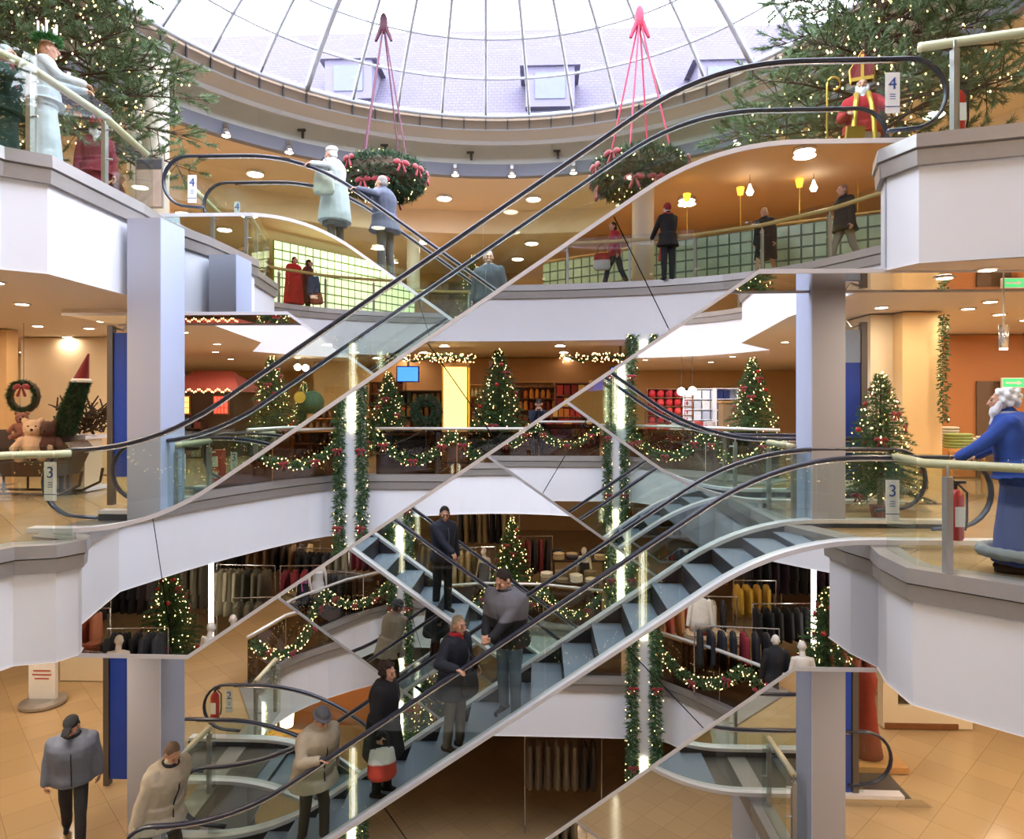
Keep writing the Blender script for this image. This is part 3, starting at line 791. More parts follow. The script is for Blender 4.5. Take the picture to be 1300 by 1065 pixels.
for px in (213,383,488,597,707,920,1060):
    d=ray(px); a=d[0]**2+d[1]**2; b=-2*(d[0]*DC.x+d[1]*DC.y); c=DC.x**2+DC.y**2-9.5**2
    t_=(-b+math.sqrt(b*b-4*a*c))/(2*a); x,y=d[0]*t_,d[1]*t_
    if hk is None:
        m=MB(); m.box((0,0,-.03),(.22,.08,.05)); m.box((.03,0,-.16),(.07,.06,.2)); hk=m.build('bracket',M['steeld']); hk.location=(x,y,E+7.75)
        tag(hk,'small dark bracket under the white cornice below the dome','bracket','brackets under the cornice')
    else: copy_tree(hk,(x,y,E+7.75))
# ------------------------------------------------------------------ camera
cd=bpy.data.cameras.new('camera'); co=bpy.data.objects.new('camera',cd); COL.objects.link(co); SC.camera=co
cd.sensor_width=36; cd.lens=F/1300*36; co.location=(0,0,EYE); co.rotation_euler=(PI/2,0,TH); cd.shift_y=-(532.5-HY)/1300
cd.clip_start=.02; cd.clip_end=200
SC.view_settings.view_transform='Standard'; SC.view_settings.look='None'; SC.view_settings.gamma=1; SC.view_settings.exposure=EXPO
SC.view_settings.use_curve_mapping=False
SC.cycles.max_bounces=10; SC.cycles.glossy_bounces=6; SC.cycles.transparent_max_bounces=24; SC.cycles.diffuse_bounces=4
SC.cycles.caustics_reflective=False; SC.cycles.caustics_refractive=False; SC.cycles.sample_clamp_indirect=6
# ================================================================== greenery
def needles(mb,p,d,n,ln,wd,spread=1.0,rnd=random):
    d=Vector(d).normalized()
    vs=[];fs=[]; p=Vector(p)
    for i in range(n):
        r=Vector((rnd.uniform(-1,1),rnd.uniform(-1,1),rnd.uniform(-1,1)))
        q=(d+r*spread).normalized(); l=ln*rnd.uniform(.7,1.15); s=q.cross(Vector((rnd.uniform(-1,1),rnd.uniform(-1,1),rnd.uniform(-1,1))))
        if s.length<1e-3: continue
        s.normalize(); s*=wd/2; b=p+d*rnd.uniform(-.5,.5)*ln*.6
        o=len(vs); vs+= [b-s,b+s,b+q*l]; fs.append((o,o+1,o+2))
    mb.add(vs,fs)
def bowmesh(s):
    m=MB()
    for sx in (-1,1):
        m.ell((sx*.55*s,0,.12*s),(.5*s,.16*s,.3*s),10,6,Matrix.Rotation(sx*.35,3,'Y'))
        m.cap((sx*.1*s,0,0),(sx*.42*s,-.02*s,-.85*s),.09*s,.16*s,6)
    m.ell((0,-.08*s,.05*s),(.17*s,.15*s,.17*s),8,6)
    return m.mesh('bow',M['red'],True)
BOW=bowmesh(.12)
BAUBLE=MB().ell((0,0,0),.05,10,8).mesh('bauble',M['redm'],True)
def bulbs(mb,pts,r=.012):
    for p in pts:
        x,y,z=p; mb.add([(x-r,y,z),(x+r,y,z),(x,y-r,z),(x,y+r,z),(x,y,z-r*1.3),(x,y,z+r*1.3)],[(0,2,5),(2,1,5),(1,3,5),(3,0,5),(2,0,4),(1,2,4),(3,1,4),(0,3,4)])
def make_fir(h,rb,label,name='christmas_tree',seed=1,nb=170,light=130,bows=9,mt='needle'):
    rnd=random.Random(seed); t=thing(name,label,'christmas tree',(0,0,0))
    m=MB(); m.cyl((0,0,.0),(0,0,h*.97),.035*h/1.8+.01,.008,8); m.build('trunk',M['bark'],t)
    m=MB(); m.lathe([(.16,0),(.2,.22),(.18,.22)],14); m.build('pot',mat('terracotta_pot','#7b3426',.6),t,smooth=False)
    m=MB(); tips=[]
    for i in range(nb):
        f=i/nb; z=h*(.16+.83*f); L=rb*(1-f)**.85*rnd.uniform(.8,1.08)+.05; a=i*2.39996+rnd.uniform(-.3,.3)
        d=Vector((math.cos(a),math.sin(a),.12+.35*f)); p0=Vector((0,0,z)); drop=-.22*L
        k=max(3,int(L/.055))
        for j in range(1,k+1):
            u=j/k; p=p0+d*L*u+Vector((0,0,drop*u*u*1.3))
            wide=L*.28*(1-u*.75)
            needles(m,p,d,9,.07,.011,1.1,rnd)
            for sgn in (-1,1):
                q=p+Vector((-math.sin(a),math.cos(a),-.1))*sgn*wide*rnd.uniform(.5,1); needles(m,q,d+Vector((-math.sin(a),math.cos(a),0))*sgn,7,.07,.011,.9,rnd)
        tips.append((p0+d*L+Vector((0,0,drop*1.2)),d))
    m.build('foliage',M[mt],t)
    m=MB(); pts=[]
    for i in range(light):
        q,d=rnd.choice(tips); u=rnd.uniform(.72,1.04); pts.append(Vector((q.x*u,q.y*u,q.z+rnd.uniform(-.08,.08))))
    bulbs(m,pts,.013); m.build('light_string',M['bulb'],t)
    for i in range(bows):
        q,d=tips[int((i+.5)/bows*len(tips)*.92)]; b=link('bow',BOW,t,(q.x*1.03,q.y*1.03,q.z)); b.rotation_euler=(0,0,math.atan2(q.y,q.x)+PI/2)
    for i in range(bows):
        q,d=tips[int((i+.2)/bows*len(tips)*.95)+2]; link('bauble',BAUBLE,t,(q.x,q.y,q.z-.05))
    return t
def garland(P,r,label,cat='garland',group=None,nl=20,lights=22,bowev=1.1,sag=0,dens=10,mt='needle',bowdir=None,seed=3):
    """P polyline in world; bulbs and bows along it"""
    rnd=random.Random(seed); P=[Vector(p) for p in P]; o=P[0]; t=thing('garland',label,cat,(o.x,o.y,o.z),0,group)
    P=[p-o for p in P]; S=resample(P,.035); m=MB(); pts=[]
    for i in range(len(S)-1):
        d=S[i+1]-S[i]
        for k in range(max(2,dens//2)):
            a=rnd.uniform(0,2*PI); _,u,w=frame(d); q=S[i]+(u*math.cos(a)+w*math.sin(a))*r*rnd.uniform(.1,.75)
            needles(m,q,(u*math.cos(a)+w*math.sin(a))+d.normalized()*.4,4,r*.62,.022,.7,rnd)
        if rnd.random()<lights*.035: 
            a=rnd.uniform(0,2*PI); pts.append(S[i]+(u*math.cos(a)+w*math.sin(a))*r*1.0)
    m.build('foliage',M[mt],t)
    m=MB(); bulbs(m,pts,.012); m.build('light_string',M['bulb'],t)
    L=len(S)*.035; nb=int(L/bowev)
    for i in range(nb):
        p=S[int((i+.5)/nb*(len(S)-1))]; bd=bowdir if bowdir is not None else Vector((0,-1,0))
        b=link('bow',BOW,t,p+Vector(bd)*r*.95); b.rotation_euler=(0,0,math.atan2(bd[1],bd[0])+PI/2)
    return t
# vertical garlands on the piers
first=None
for x,y,fr,lb in PIERS:
    for s in (-1,1):
        yy=y+fr*.2; lab='thick fir garland hanging down the %s side of the %s white pier'%('left' if s<0 else 'right',lb)
        if first is None:
            first=garland([(x+s*.25,yy,L4-SL-.05),(x+s*.25,yy,L1+.3)],.155,lab,lights=9,bowev=1.6,dens=21,bowdir=Vector((0,1,0)),seed=11)
            first['group']='hanging pier garlands'
        else: copy_tree(first,(x+s*.25,yy,L4-SL-.05),rz=(PI if fr<0 else 0),label=lab)
# swags along the balustrades
def swag(p0,p1,sag,n,label,nrm,sd):
    pts=[]
    for i in range(n+1):
        u=i/n; p=Vector(p0).lerp(Vector(p1),u); p.z-=sag*4*u*(1-u); pts.append(p)
    return garland(pts,.125,label,lights=26,bowev=.75,dens=15,bowdir=nrm,seed=sd)
sd=20
ordn={'far':{'left':2,'middle':3,'right':2},'near':{'left':2,'middle':3,'right':2}}
for nm,w,lv,z,run in SWAGS:
    P=resample([Vector((a,b,0)) for a,b in run],.2); k=ordn[nm][w]; fr=-1 if nm=='far' else 1
    for i in range(k):
        a=P[int(i*(len(P)-1)/k)]; b=P[int((i+1)*(len(P)-1)/k)]; nr=Vector((-(b-a).y,(b-a).x,0)).normalized()*1
        # towards the atrium centre
        mid=(a+b)/2; c=Vector((XC,9,0))-mid; nr=nr if nr.dot(c)>0 else -nr
        pos=('first','second','third')[i]
        sd+=1; swag((a.x+nr.x*.14,a.y+nr.y*.14,z+.95),(b.x+nr.x*.14,b.y+nr.y*.14,z+.95),.62,14,'lit fir swag with red bows, %s in the %s bay, %s side, %s floor'%(pos,w,nm,lv),nr,sd)
# hanging advent wreaths
def wreath(x,y,z,R,apex,label,seed,col):
    t=thing('hanging_wreath',label,'wreath',(x,y,z)); rnd=random.Random(seed); m=MB(); pts=[]
    for i in range(2600):
        a=rnd.uniform(0,2*PI); b=rnd.uniform(0,2*PI); rr=.30*rnd.uniform(.75,1)
        c=Vector((math.cos(a)*(R-.3+rr*math.cos(b)),math.sin(a)*(R-.3+rr*math.cos(b)),rr*1.15*math.sin(b)))
        n=Vector((math.cos(a)*math.cos(b),math.sin(a)*math.cos(b),math.sin(b))); needles(m,c,n,7,.11,.016,1.0,rnd)
        if rnd.random()<.05: pts.append(c+n*.06)
    m.build('foliage',M['needled'],t)
    m=MB(); m.tube([(math.cos(2*PI*i/40)*(R-.3),math.sin(2*PI*i/40)*(R-.3),0) for i in range(40)],.26,10,closed=True); m.build('core',M['bark'],t)
    m=MB(); bulbs(m,pts,.012); m.build('light_string',M['bulb'],t)
    for i in range(14):
        a=2*PI*i/14+rnd.uniform(-.1,.1); b=rnd.choice((-.9,-.4,.1,.5)); c=(math.cos(a)*(R-.3+.36*math.cos(b)),math.sin(a)*(R-.3+.36*math.cos(b)),.36*math.sin(b))
        o=link('bow',BOW,t,c); o.rotation_euler=(0,0,a+PI/2); o.scale=(1.5,1.5,1.5)
    for i in range(4):
        a=PI/4+i*PI/2+.35
        m=MB(); m.cyl((math.cos(a)*(R-.25),math.sin(a)*(R-.25),.2),(0,0,apex),.018,n=6); m.build('ribbon_rope',col,t)
    m=MB(); m.ell((0,0,apex),(.09,.09,.22),10,8); m.cap((-.06,0,apex-.1),(-.16,0,apex-.35),.05,.03); m.cap((.06,0,apex-.1),(.16,0,apex-.35),.05,.03); m.build('rope_bow',col,t,smooth=True)
    dz=domept(0,0).z
    # cable up to the dome
    rr=math.hypot(x-DC.x,y-DC.y); zt=DZ-(RS-RISE)+math.sqrt(RS*RS-rr*rr)
    m=MB(); m.cyl((0,0,apex+.15),(0,0,zt-z-.05),.006,n=5); m.build('cable',M['steeld'],t)
p=PY(487,226,14.0); q=PY(481,30,14.0); wreath(p.x,p.y,p.z,.86,q.z-p.z,'dark fir wreath with red bows hanging on dark ropes, left of the two','5'and 5,mat('maroon_ribbon','#5c2a3c',.6))
p=PY(812,223,12.4); q=PY(814,22,12.4); wreath(p.x,p.y,p.z,.86,q.z-p.z,'fir wreath hanging on bright red ribbons, right of the two',6,mat('crimson_ribbon','#b8304c',.6))
# the two big lit pines on the top side galleries
def pine(x,y,z,h,rb,zb,label,seed,name='pine_tree'):
    rnd=random.Random(seed); t=thing(name,label,'tree',(x,y,z))
    m=MB(); m.cyl((0,0,0),(0,0,h),.11,.03,10); pts=[]
    mf=MB()
    for i in range(105):
        f=(i/105); zz=zb+(h-zb)*f; L=rb*(1-f*.8)*rnd.uniform(.6,1.1); a=i*2.39996+rnd.uniform(-.4,.4)
        d=Vector((math.cos(a),math.sin(a),rnd.uniform(-.12,.25))); p0=Vector((0,0,zz)); k=max(3,int(L/.2))
        m.tube([p0+d*L*u+Vector((0,0,-.12*L*u*u)) for u in (0,.35,.7,1)],[.03,.022,.014,.006],6)
        for j in range(1,k+1):
            u=j/k; p=p0+d*L*u+Vector((0,0,-.12*L*u*u))
            if u>.3:
                for s in range(4):
                    dd=(d*.6+Vector((rnd.uniform(-1,1),rnd.uniform(-1,1),rnd.uniform(-.6,.9)))).normalized(); q=p+dd*rnd.uniform(.12,.4)
                    m.tube([p,q],[.009,.005],4); 
                    for w in (0,.07,.14): needles(mf,q+dd*w,dd,20,.125,.014,.8,rnd)
            if rnd.random()<.55: pts.append(p+Vector((rnd.uniform(-.2,.2),rnd.uniform(-.2,.2),rnd.uniform(-.2,.2))))
            if rnd.random()<.3: pts.append(p+Vector((rnd.uniform(-.3,.3),rnd.uniform(-.3,.3),rnd.uniform(-.25,.2))))
    m.build('trunk',M['bark'],t); mf.build('foliage',M['pine'],t); ml=MB(); bulbs(ml,pts,.017); ml.build('light_string',M['bulb'],t)
    m=MB(); m.lathe([(.45,0),(.5,.55),(.46,.55)],20); m.build('tub',M['red'],t)
    return t
pine(-8.5,11.3,L4,6.2,3.0,1.75,'large pine tree with warm lights standing on the left top gallery',31)
pine(XP(1118,11),11,L4,6.3,2.35,1.35,'large pine tree with warm lights standing on the right top gallery behind the bishop',32)
# ================================================================== people
def rotx(v,a):
    c,s=math.cos(a),math.sin(a); return Vector((v[0],v[1]*c-v[2]*s,v[1]*s+v[2]*c))
def person(name,label,loc,face,H=1.72,sex='m',lean=0,head=(0,0),legs=((0,0),(0,0)),hands=(None,None),curl=(.5,.5),
           top='#222222',bottom='#333333',shoes='#1a1a1a',coat=None,skirt=None,hair='#3a2a20',hairstyle='short',hat=None,scarf=None,
           skin=None,cat='person',gloves=None,topmat=None,bulk=1.0,beard=None,group=None,collar=None,detail=1,dress=None,bodymat=None,sleeve=1.0,feet=True):
    """faces +Y locally; face = compass angle in degrees of that +Y axis (0 = world +Y, 90 = world -X).  lean forward in degrees."""
    s=H/1.75; t=thing(name,label,cat,loc,math.radians(face),group)
    sk=bodymat or skin or M['skin']
    hz=.92; le=-math.radians(lean); shw=(.185 if sex=='m' else .165)*(.72+.28*bulk)
    def U(p):
        q=Vector(p)-Vector((0,0,hz)); q=rotx(q,le)+Vector((0,0,hz)); return q*s
    # legs
    lp=[]
    for k,(hf,kf) in enumerate(legs):
        sx=-1 if k==0 else 1; hip=Vector((sx*.085,0,.9)); a=math.radians(hf); b=math.radians(hf-kf)
        kn=hip+Vector((sx*.01,math.sin(a)*.43,-math.cos(a)*.43)); an=kn+Vector((0,math.sin(b)*.40,-math.cos(b)*.40)); lp.append((hip,kn,an))
    low=min(l[2].z for l in lp)-.075
    sh=Vector((0,0,-low))
    lp=[tuple((q+sh)*s for q in l) for l in lp]
    U0=U
    def U(p): return U0(p)+sh*s
    # arms
    arms=[]
    for k in (0,1):
        sx=-1 if k==0 else 1; S=U((sx*shw,0,1.43)); l1,l2=.285*s,.255*s
        tg=hands[k]
        if tg is None: tg=U((sx*(shw+.09),.05,.86))
        else: tg=Vector(tg)*1.0
        d=tg-S; L=min(d.length,(l1+l2)*.995); dn=d.normalized(); W=S+dn*L
        h=math.sqrt(max(0,l1*l1-((L*L+l1*l1-l2*l2)/(2*L))**2)); m_=(L*L+l1*l1-l2*l2)/(2*L)
        hint=Vector((sx*.5,-.8,-.6)); hint=(hint-dn*hint.dot(dn)).normalized(); E_=S+dn*m_+hint*h
        arms.append((S,E_,W))
    def trunk(m,ex,z0=.84,z1=1.48,ext=0):
        prof=[(.84,.165,.115),(.92,.172,.122),(1.03,.150 if sex=='m' else .135,.108),(1.15,.158 if sex=='m' else .14,.112),(1.28,.178 if sex=='m' else .158,.122 if sex=='m' else .125),(1.38,.185 if sex=='m' else .162,.112),(1.44,.15,.09),(1.50,.07,.065)]
        prev=None
        for z,rx,ry in prof:
            if z<z0 or z>z1: prev=None; continue
            cur=(z,(rx+ex)*bulk,(ry+ex)*bulk)
            if prev:
                # skewed loft as overlapping ellipsoid stack
                a,b=prev,cur; n=16; vs=[]
                for zz,r1,r2 in (a,b):
                    for i in range(n): vs.append(U((r1*math.cos(2*PI*i/n),r2*math.sin(2*PI*i/n),zz)))
                m.add(vs,[(i,(i+1)%n,n+(i+1)%n,n+i) for i in range(n)]+[tuple(range(n-1,-1,-1)),tuple(range(n,2*n))])
            prev=cur
    # ---- body (one continuous surface)
    m=MB(); trunk(m,-.012)
    for hip,kn,an in lp:
        m.cap(hip,kn,.083*s,.056*s); m.cap(kn,an,.054*s,.036*s); m.cap(an+Vector((0,-.03,-.04))*s,an+Vector((0,.13,-.05))*s,.035*s,.028*s)
    hy,hp=math.radians(head[0]),math.radians(head[1])
    nb=U((0,0,1.45)); HC=U((0,.02,1.46))+Vector((0,.02,.155*s)); R=Matrix.Rotation(hy,3,'Z')@Matrix.Rotation(hp+le*.3,3,'X')
    hs=1.0 if bodymat is not None else 1.1
    def Hd(p): return HC+R@(Vector(p)*s*hs)
    m.cap(nb,Hd((0,-.015,-.07)),.058*s,.052*s)
    m.ell(Hd((0,-.005,.02)),(.073*s,.092*s,.095*s),14,10,R); m.ell(Hd((0,.03,-.045)),(.055*s,.058*s,.065*s),12,8,R); m.ell(Hd((0,.062,-.085)),(.026*s,.024*s,.024*s),8,6,R)
    m.cap(Hd((0,.088,.02)),Hd((0,.112,-.022)),.010*s,.017*s,8)                               # nose
    m.cap(Hd((-.03,.084,.032)),Hd((.03,.084,.032)),.011*s,.011*s,8)                             # brow
    m.cap(Hd((-.018,.088,-.052)),Hd((.018,.088,-.052)),.009*s,.009*s,8)                         # lips
    for sx in (-1,1):
        m.ell(Hd((sx*.075,-.005,-.005)),(.012*s,.022*s,.032*s),8,6,R); m.ell(Hd((sx*.038,.068,-.015)),(.024*s,.02*s,.024*s),8,6,R)
    for k,(S,E_,W) in enumerate(arms):
        SB=S-Vector((0,0,.03*s)); m.cap(U((0,0,1.34)),SB,.062*s,.042*s); m.cap(SB,E_,.042*s,.037*s); m.cap(E_,W,.036*s,.027*s)
        d=(W-E_).normalized(); sx=-1 if k==0 else 1
        side=Vector((0,1,0)) if abs(d.z)>.7 else Vector((0,0,1)); side=(side-d*side.dot(d)).normalized(); n=d.cross(side).normalized()
        if n.x*sx>0: n=-n
        if abs(d.z)<=.7: n=Vector((0,0,-1)); n=(n-d*n.dot(d)).normalized(); side=Vector((-sx,0,0)); side=(side-d*side.dot(d)).normalized()
        c=curl[k]
        # palm: a flattened box of capsules
        for off in (-.028,-.009,.010,.029): m.cap(W+(side*off*.6)*s,W+(d*.078+side*off)*s,.0165*s,.0135*s,8)
        for off,ln in ((-.031,.060),(-.0105,.076),(.0105,.082),(.032,.074)):
            a1=c*1.1; d1=d*math.cos(a1)+n*math.sin(a1); b0=W+(d*.08+side*off)*s; b1=b0+d1*ln*.5*s; a2=c*2.3; d2=d*math.cos(a2)+n*math.sin(a2); b2=b1+d2*ln*.5*s
            m.cap(b0,b1,.0100*s,.0092*s,8); m.cap(b1,b2,.0092*s,.0078*s,8)
        tb=W+(d*.022+side*.034)*s; td=(d*.62+side*.55+n*.45).normalized(); m.cap(tb,tb+td*.038*s,.0125*s,.0105*s,8); m.cap(tb+td*.038*s,tb+(td*.038+(td*.7+n*.4).normalized()*.028)*s,.0105*s,.009*s,8)
    body=link('body',remesh(m,.0085*s if detail else .013*s,'body',sk,1),t)
    if bodymat is None:
        for sx in (-1,1):
            m=MB(); m.ell(Hd((sx*.032,.089,.008)),(.0105*s,.006*s,.0062*s),8,6,R); m.build('eye',M['eye'],t,smooth=True)
    vx=.013*s
    # ---- clothes
    if bottom:
        m=MB(); trunk(m,.012,.84,1.05)
        for hip,kn,an in lp: m.cap(hip,kn,.098*s,.074*s); m.cap(kn,an+Vector((0,0,-.005)),.073*s,.062*s)
        link('trousers',remesh(m,vx,'trousers',fab(bottom),2,.007*s,11),t)
    if feet:
        for hip,kn,an in lp:
            m=MB(); f=an+Vector((0,0,-.03)); m.cap(f+Vector((0,-.045,-.01))*s,f+Vector((0,.03,.0))*s,.046*s,.048*s); m.cap(f+Vector((0,.03,-.012))*s,f+Vector((0,.165,-.02))*s,.042*s,.033*s)
            link('shoe',remesh(m,.010*s,'shoe',fab(shoes),2),t)
    if top:
        m=MB(); trunk(m,.026,.84 if coat is None else 1.03,1.5)
        hem=coat if coat is not None else None
        if hem:
            zt=1.05; a=[(zt,.165+.03,.125+.03),(.92,.195,.16),((hem+.92)/2,.215,.185),(hem,.235,.205)]
            for (z_a,r1,r2),(z_b,r3,r4) in zip(a,a[1:]):
                n=18; vs=[]
                for zz,p,q in ((z_a,r1,r2),(z_b,r3,r4)):
                    for i in range(n):
                        P=Vector((p*bulk*math.cos(2*PI*i/n),q*bulk*math.sin(2*PI*i/n),zz)); 
                        vs.append(U(P) if zz>=.9 else (P+sh)*s)
                m.add(vs,[(i,n+i,n+(i+1)%n,(i+1)%n) for i in range(n)]+[tuple(range(n)),tuple(range(2*n-1,n-1,-1))])
        for S,E_,W in arms:
            W2=E_.lerp(W,sleeve); SS=S-Vector((0,0,.022*s)); m.cap(U((0,0,1.37)),SS,.082*s,.064*s*(.5+.5*bulk)); m.cap(SS,E_,.066*s*(.3+.7*bulk),.058*s*(.3+.7*bulk)); m.cap(E_,W2,.057*s*(.3+.7*bulk),.046*s*(.3+.7*bulk))
        m.cap(U((0,-.01,1.44)),U((0,0,1.495)),.085*s,.078*s)
        link('coat' if coat else 'jacket',remesh(m,vx,'jacket',topmat or fab(top),2,.010*s,9),t)
        if cat=='person' and detail:
            bk=[(1.40,.118),(1.28,.150),(1.15,.140),(1.04,.140)]+([(.92,.172),(.80,.184)] if coat else [(.9,.150)])
            m=MB(); m.tube([U((.0,(r_+.004)*bulk+.002,z_)) for z_,r_ in bk],.008*s,6); m.build('zip',fab('#2a2a2e' if top[1]>'5' else '#5a5a60'),t,smooth=True)
            if not collar and not scarf: m=MB(); m.tube([U((.078*math.cos(a),.072*math.sin(a),1.485+.012*math.sin(a))) for a in [2*PI*i/14 for i in range(14)]],.024*s,8,closed=True); m.build('collar',fab(top),t,smooth=True)
        if collar:
            m=MB(); pts=[U((.082*math.cos(a),.075*math.sin(a)+.0,1.49+.01*math.sin(a))) for a in [2*PI*i/14 for i in range(14)]]; m.tube(pts,.026*s,8,closed=True); m.build('collar',fab(collar),t,smooth=True)
    if skirt:
        col,hem=skirt; m=MB(); m.loft([(0,0,(.98+sh.z)*s,.165*s,.13*s),(0,0,(.86+sh.z)*s,.195*s,.16*s),(0,0,(hem+sh.z)*s,.24*s,.21*s)]); link('skirt',remesh(m,vx,'skirt',fab(col),2,.012*s,9),t)
    if dress:
        col,hem,zt=dress; m=MB(); trunk(m,.014,.84,zt); m.loft([(0,0,(.98+sh.z)*s,.16*s,.125*s),(0,0,(hem+sh.z)*s,.24*s,.22*s)]); link('dress',remesh(m,vx,'dress',fab(col) if isinstance(col,str) else col,2,.010*s,9),t)
    # hair, hats, extras
    if hair:
        m=MB(); m.ell(Hd((0,-.016,.034)),(.081*s,.093*s,.094*s),14,10,R)
        if hairstyle=='bob':
            m.ell(Hd((0,-.045,-.03)),(.088*s,.062*s,.085*s),12,8,R)
        if hairstyle=='perm':
            for i in range(26):
                a=i*2.4; z=-.05+.15*(i/26); rr=.085*math.sqrt(max(.1,1-((z-.03)/.11)**2)); x,y=rr*math.cos(a),-.03+rr*math.sin(a)
                if y<.05 or z>.06: m.ell(Hd((x,min(y,.05),z)),.03*s,8,6)
        if hairstyle=='tied': m.ell(Hd((0,-.105,.02)),.036*s,8,6)
        if hairstyle=='short': m.ell(Hd((0,-.035,-.01)),(.078*s,.072*s,.075*s),12,8,R)
        inv=R.inverted()
        def post(me):
            for v in me.vertices:
                q=inv@(v.co-HC)/s
                if q.y>.045 and q.z<.062: v.co=HC+R@(Vector((q.x*.7,.02,q.z))*s)
        link('hair',remesh(m,.010*s,'hair',fab(hair),1,.004*s,40,post),t)
    if beard:
        m=MB(); m.ell(Hd((0,.06,-.10)),(.065*s,.055*s,.085*s)); m.ell(Hd((0,.07,-.19)),(.05*s,.045*s,.09*s)); 
        for sx in (-1,1): m.cap(Hd((sx*.06,.03,-.02)),Hd((sx*.05,.06,-.09)),.03*s,.035*s)
        link('beard',remesh(m,.012*s,'beard',fab(beard),1,.008*s,30),t)
    if hat:
        kind,col=hat; m=MB()
        if kind=='cap': m.ell(Hd((0,-.008,.062)),(.089*s,.103*s,.075*s),14,8,R); m.cap(Hd((-.03,.09,.055)),Hd((-.03,.155,.04)),.022*s,.016*s); m.cap(Hd((.03,.09,.055)),Hd((.03,.155,.04)),.022*s,.016*s); m.cap(Hd((0,.09,.058)),Hd((0,.165,.042)),.024*s,.016*s)
        if kind=='beret': m.ell(Hd((0,-.015,.075)),(.105*s,.115*s,.062*s),16,8,R); m.ell(Hd((0,-.01,.055)),(.088*s,.100*s,.04*s),16,8,R)
        if kind=='hat': m.ell(Hd((0,-.005,.075)),(.088*s,.103*s,.082*s),16,8,R); m.ell(Hd((0,0,.045)),(.125*s,.14*s,.018*s),20,6,R)
        if kind=='knit': m.ell(Hd((0,-.012,.045)),(.090*s,.104*s,.105*s),14,8,R)
        if kind=='santa':
            m.cap(Hd((0,-.01,.07)),Hd((0,-.06,.30)),.092*s,.03*s); m.ell(Hd((0,-.005,.05)),(.1*s,.115*s,.035*s),14,6,R)
        link('hat',remesh(m,.010*s,'hat',fab(col) if isinstance(col,str) else col,1),t)
    if scarf:
        m=MB(); pts=[U((.088*math.cos(a),.08*math.sin(a)+.005,1.50+.02*math.sin(a))) for a in [2*PI*i/14 for i in range(14)]]; m.tube(pts,.036*s,8,closed=True); m.cap(U((.03,.10,1.47)),U((.03,.145,1.22)),.035*s,.03*s)
        link('scarf',remesh(m,.011*s,'scarf',fab(scarf),1,.005*s,20),t)
    if gloves:
        for k,(S,E_,W) in enumerate(arms):
            m=MB(); d=(W-E_).normalized(); m.cap(W-d*.03*s,W+d*.06*s,.036*s,.034*s); m.cap(W+d*.07*s,W+d*.12*s,.03*s,.022*s); m.build('glove',fab(gloves),t,smooth=True)
    return t
def bag(name,label,loc,rz,w,h,d,col,stripe=None,handle=.22):
    t=thing(name,label,'bag',loc,math.radians(rz)); m=MB(); m.loft([(0,0,0,w*.42,d*.5),(0,0,h*.15,w*.52,d*.62),(0,0,h*.6,w*.5,d*.5),(0,0,h,w*.40,d*.22)]); link('bag_body',remesh(m,.012,'bag_body',col if not isinstance(col,str) else fab(col),1,.008,14),t)
    m=MB(); m.tube([(-w*.25,0,h*.95),(-w*.2,0,h+handle*.7),(0,0,h+handle),(w*.2,0,h+handle*.7),(w*.25,0,h*.95)],.01,6); m.build('handle',fab('#333333') if stripe is None else fab(stripe),t,smooth=True)
    return t
def stepz(Xf,x): return Xf(x)-.13
LEGS0=((2,3),(-3,3)); LEGW=((24,12),(-16,14)); LEGC=((30,36),(-2,4))
YC=DA+.42; YD=DB+.5
# --- riders of the lower front escalator
def hrail(Xf,x,near,D):      # handrail point in world
    return Vector((x, D+(.075 if near else WE-.075), Xf(x)+.95))
def local(loc,face,p):
    q=Vector(p)-Vector(loc); a=-math.radians(face); return Vector((q.x*math.cos(a)-q.y*math.sin(a),q.x*math.sin(a)+q.y*math.cos(a),q.z))
def rider(px,Y,Xf,D,face,near_hand=None,side=0,dx=.25,**k):
    x=XP(px,Y); loc=(x,Y,stepz(Xf,x)); hands=[None,None]
    if near_hand is not None:
        hp=hrail(Xf,x+dx,near_hand,D); hands[side]=local(loc,face,hp+Vector((0,0,.03)))
    for i,v in enumerate(k.pop('other',(None,None))):
        if v is not None: hands[i]=v
    return person('person',loc=loc,face=face,hands=tuple(hands),**k)
GREYTOP=mat_split('grey_yoke_black_jacket','#6d6d76','#202126',1.22)
rider(647,8.28,XCx,DA,150,True,0,-.28,label='person in grey and black jacket and blue jeans on the front escalator',H=1.82,lean=10,head=(-15,-28),legs=((4,6),(0,4)),
      top='#26272c',topmat=GREYTOP,bottom='#5d6f86',shoes='#222222',hair='#2b211c',bulk=1.36,other=(None,(.15,.30,1.05)))
rider(578,8.3,XCx,DA,-118,True,1,.05,label='person with grey-blond hair, navy coat and red scarf on the front escalator',H=1.66,sex='f',lean=2,head=(-18,2),legs=LEGS0,
      top='#1b1f2c',coat=.72,bottom='#77706a',shoes='#4a3a30',hair='#93846a',hairstyle='bob',scarf='#9c1f24',collar='#1b1f2c',bulk=1.34,other=((-.3,.1,.95),None))
rider(487,8.35,XCx,DA,-100,None,label='person with dark curly hair and long black coat on the front escalator',H=1.66,sex='f',lean=2,head=(-20,-5),legs=LEGS0,
      top='#16161b',coat=.55,bottom='#1c1c22',shoes='#151515',hair='#33231d',hairstyle='perm',bulk=1.34)
rider(398,8.35,XCx,DA,-128,True,1,.2,label='person in a beige anorak and grey hat bending forward on the front escalator',H=1.74,lean=14,head=(0,-22),legs=((12,12),(-4,6)),
      top='#b3a68f',coat=.74,bottom='#4c4640',shoes='#2a2a2a',hair='#6b6560',hat=('hat','#62646c'),gloves='#2c2e36',bulk=1.42)
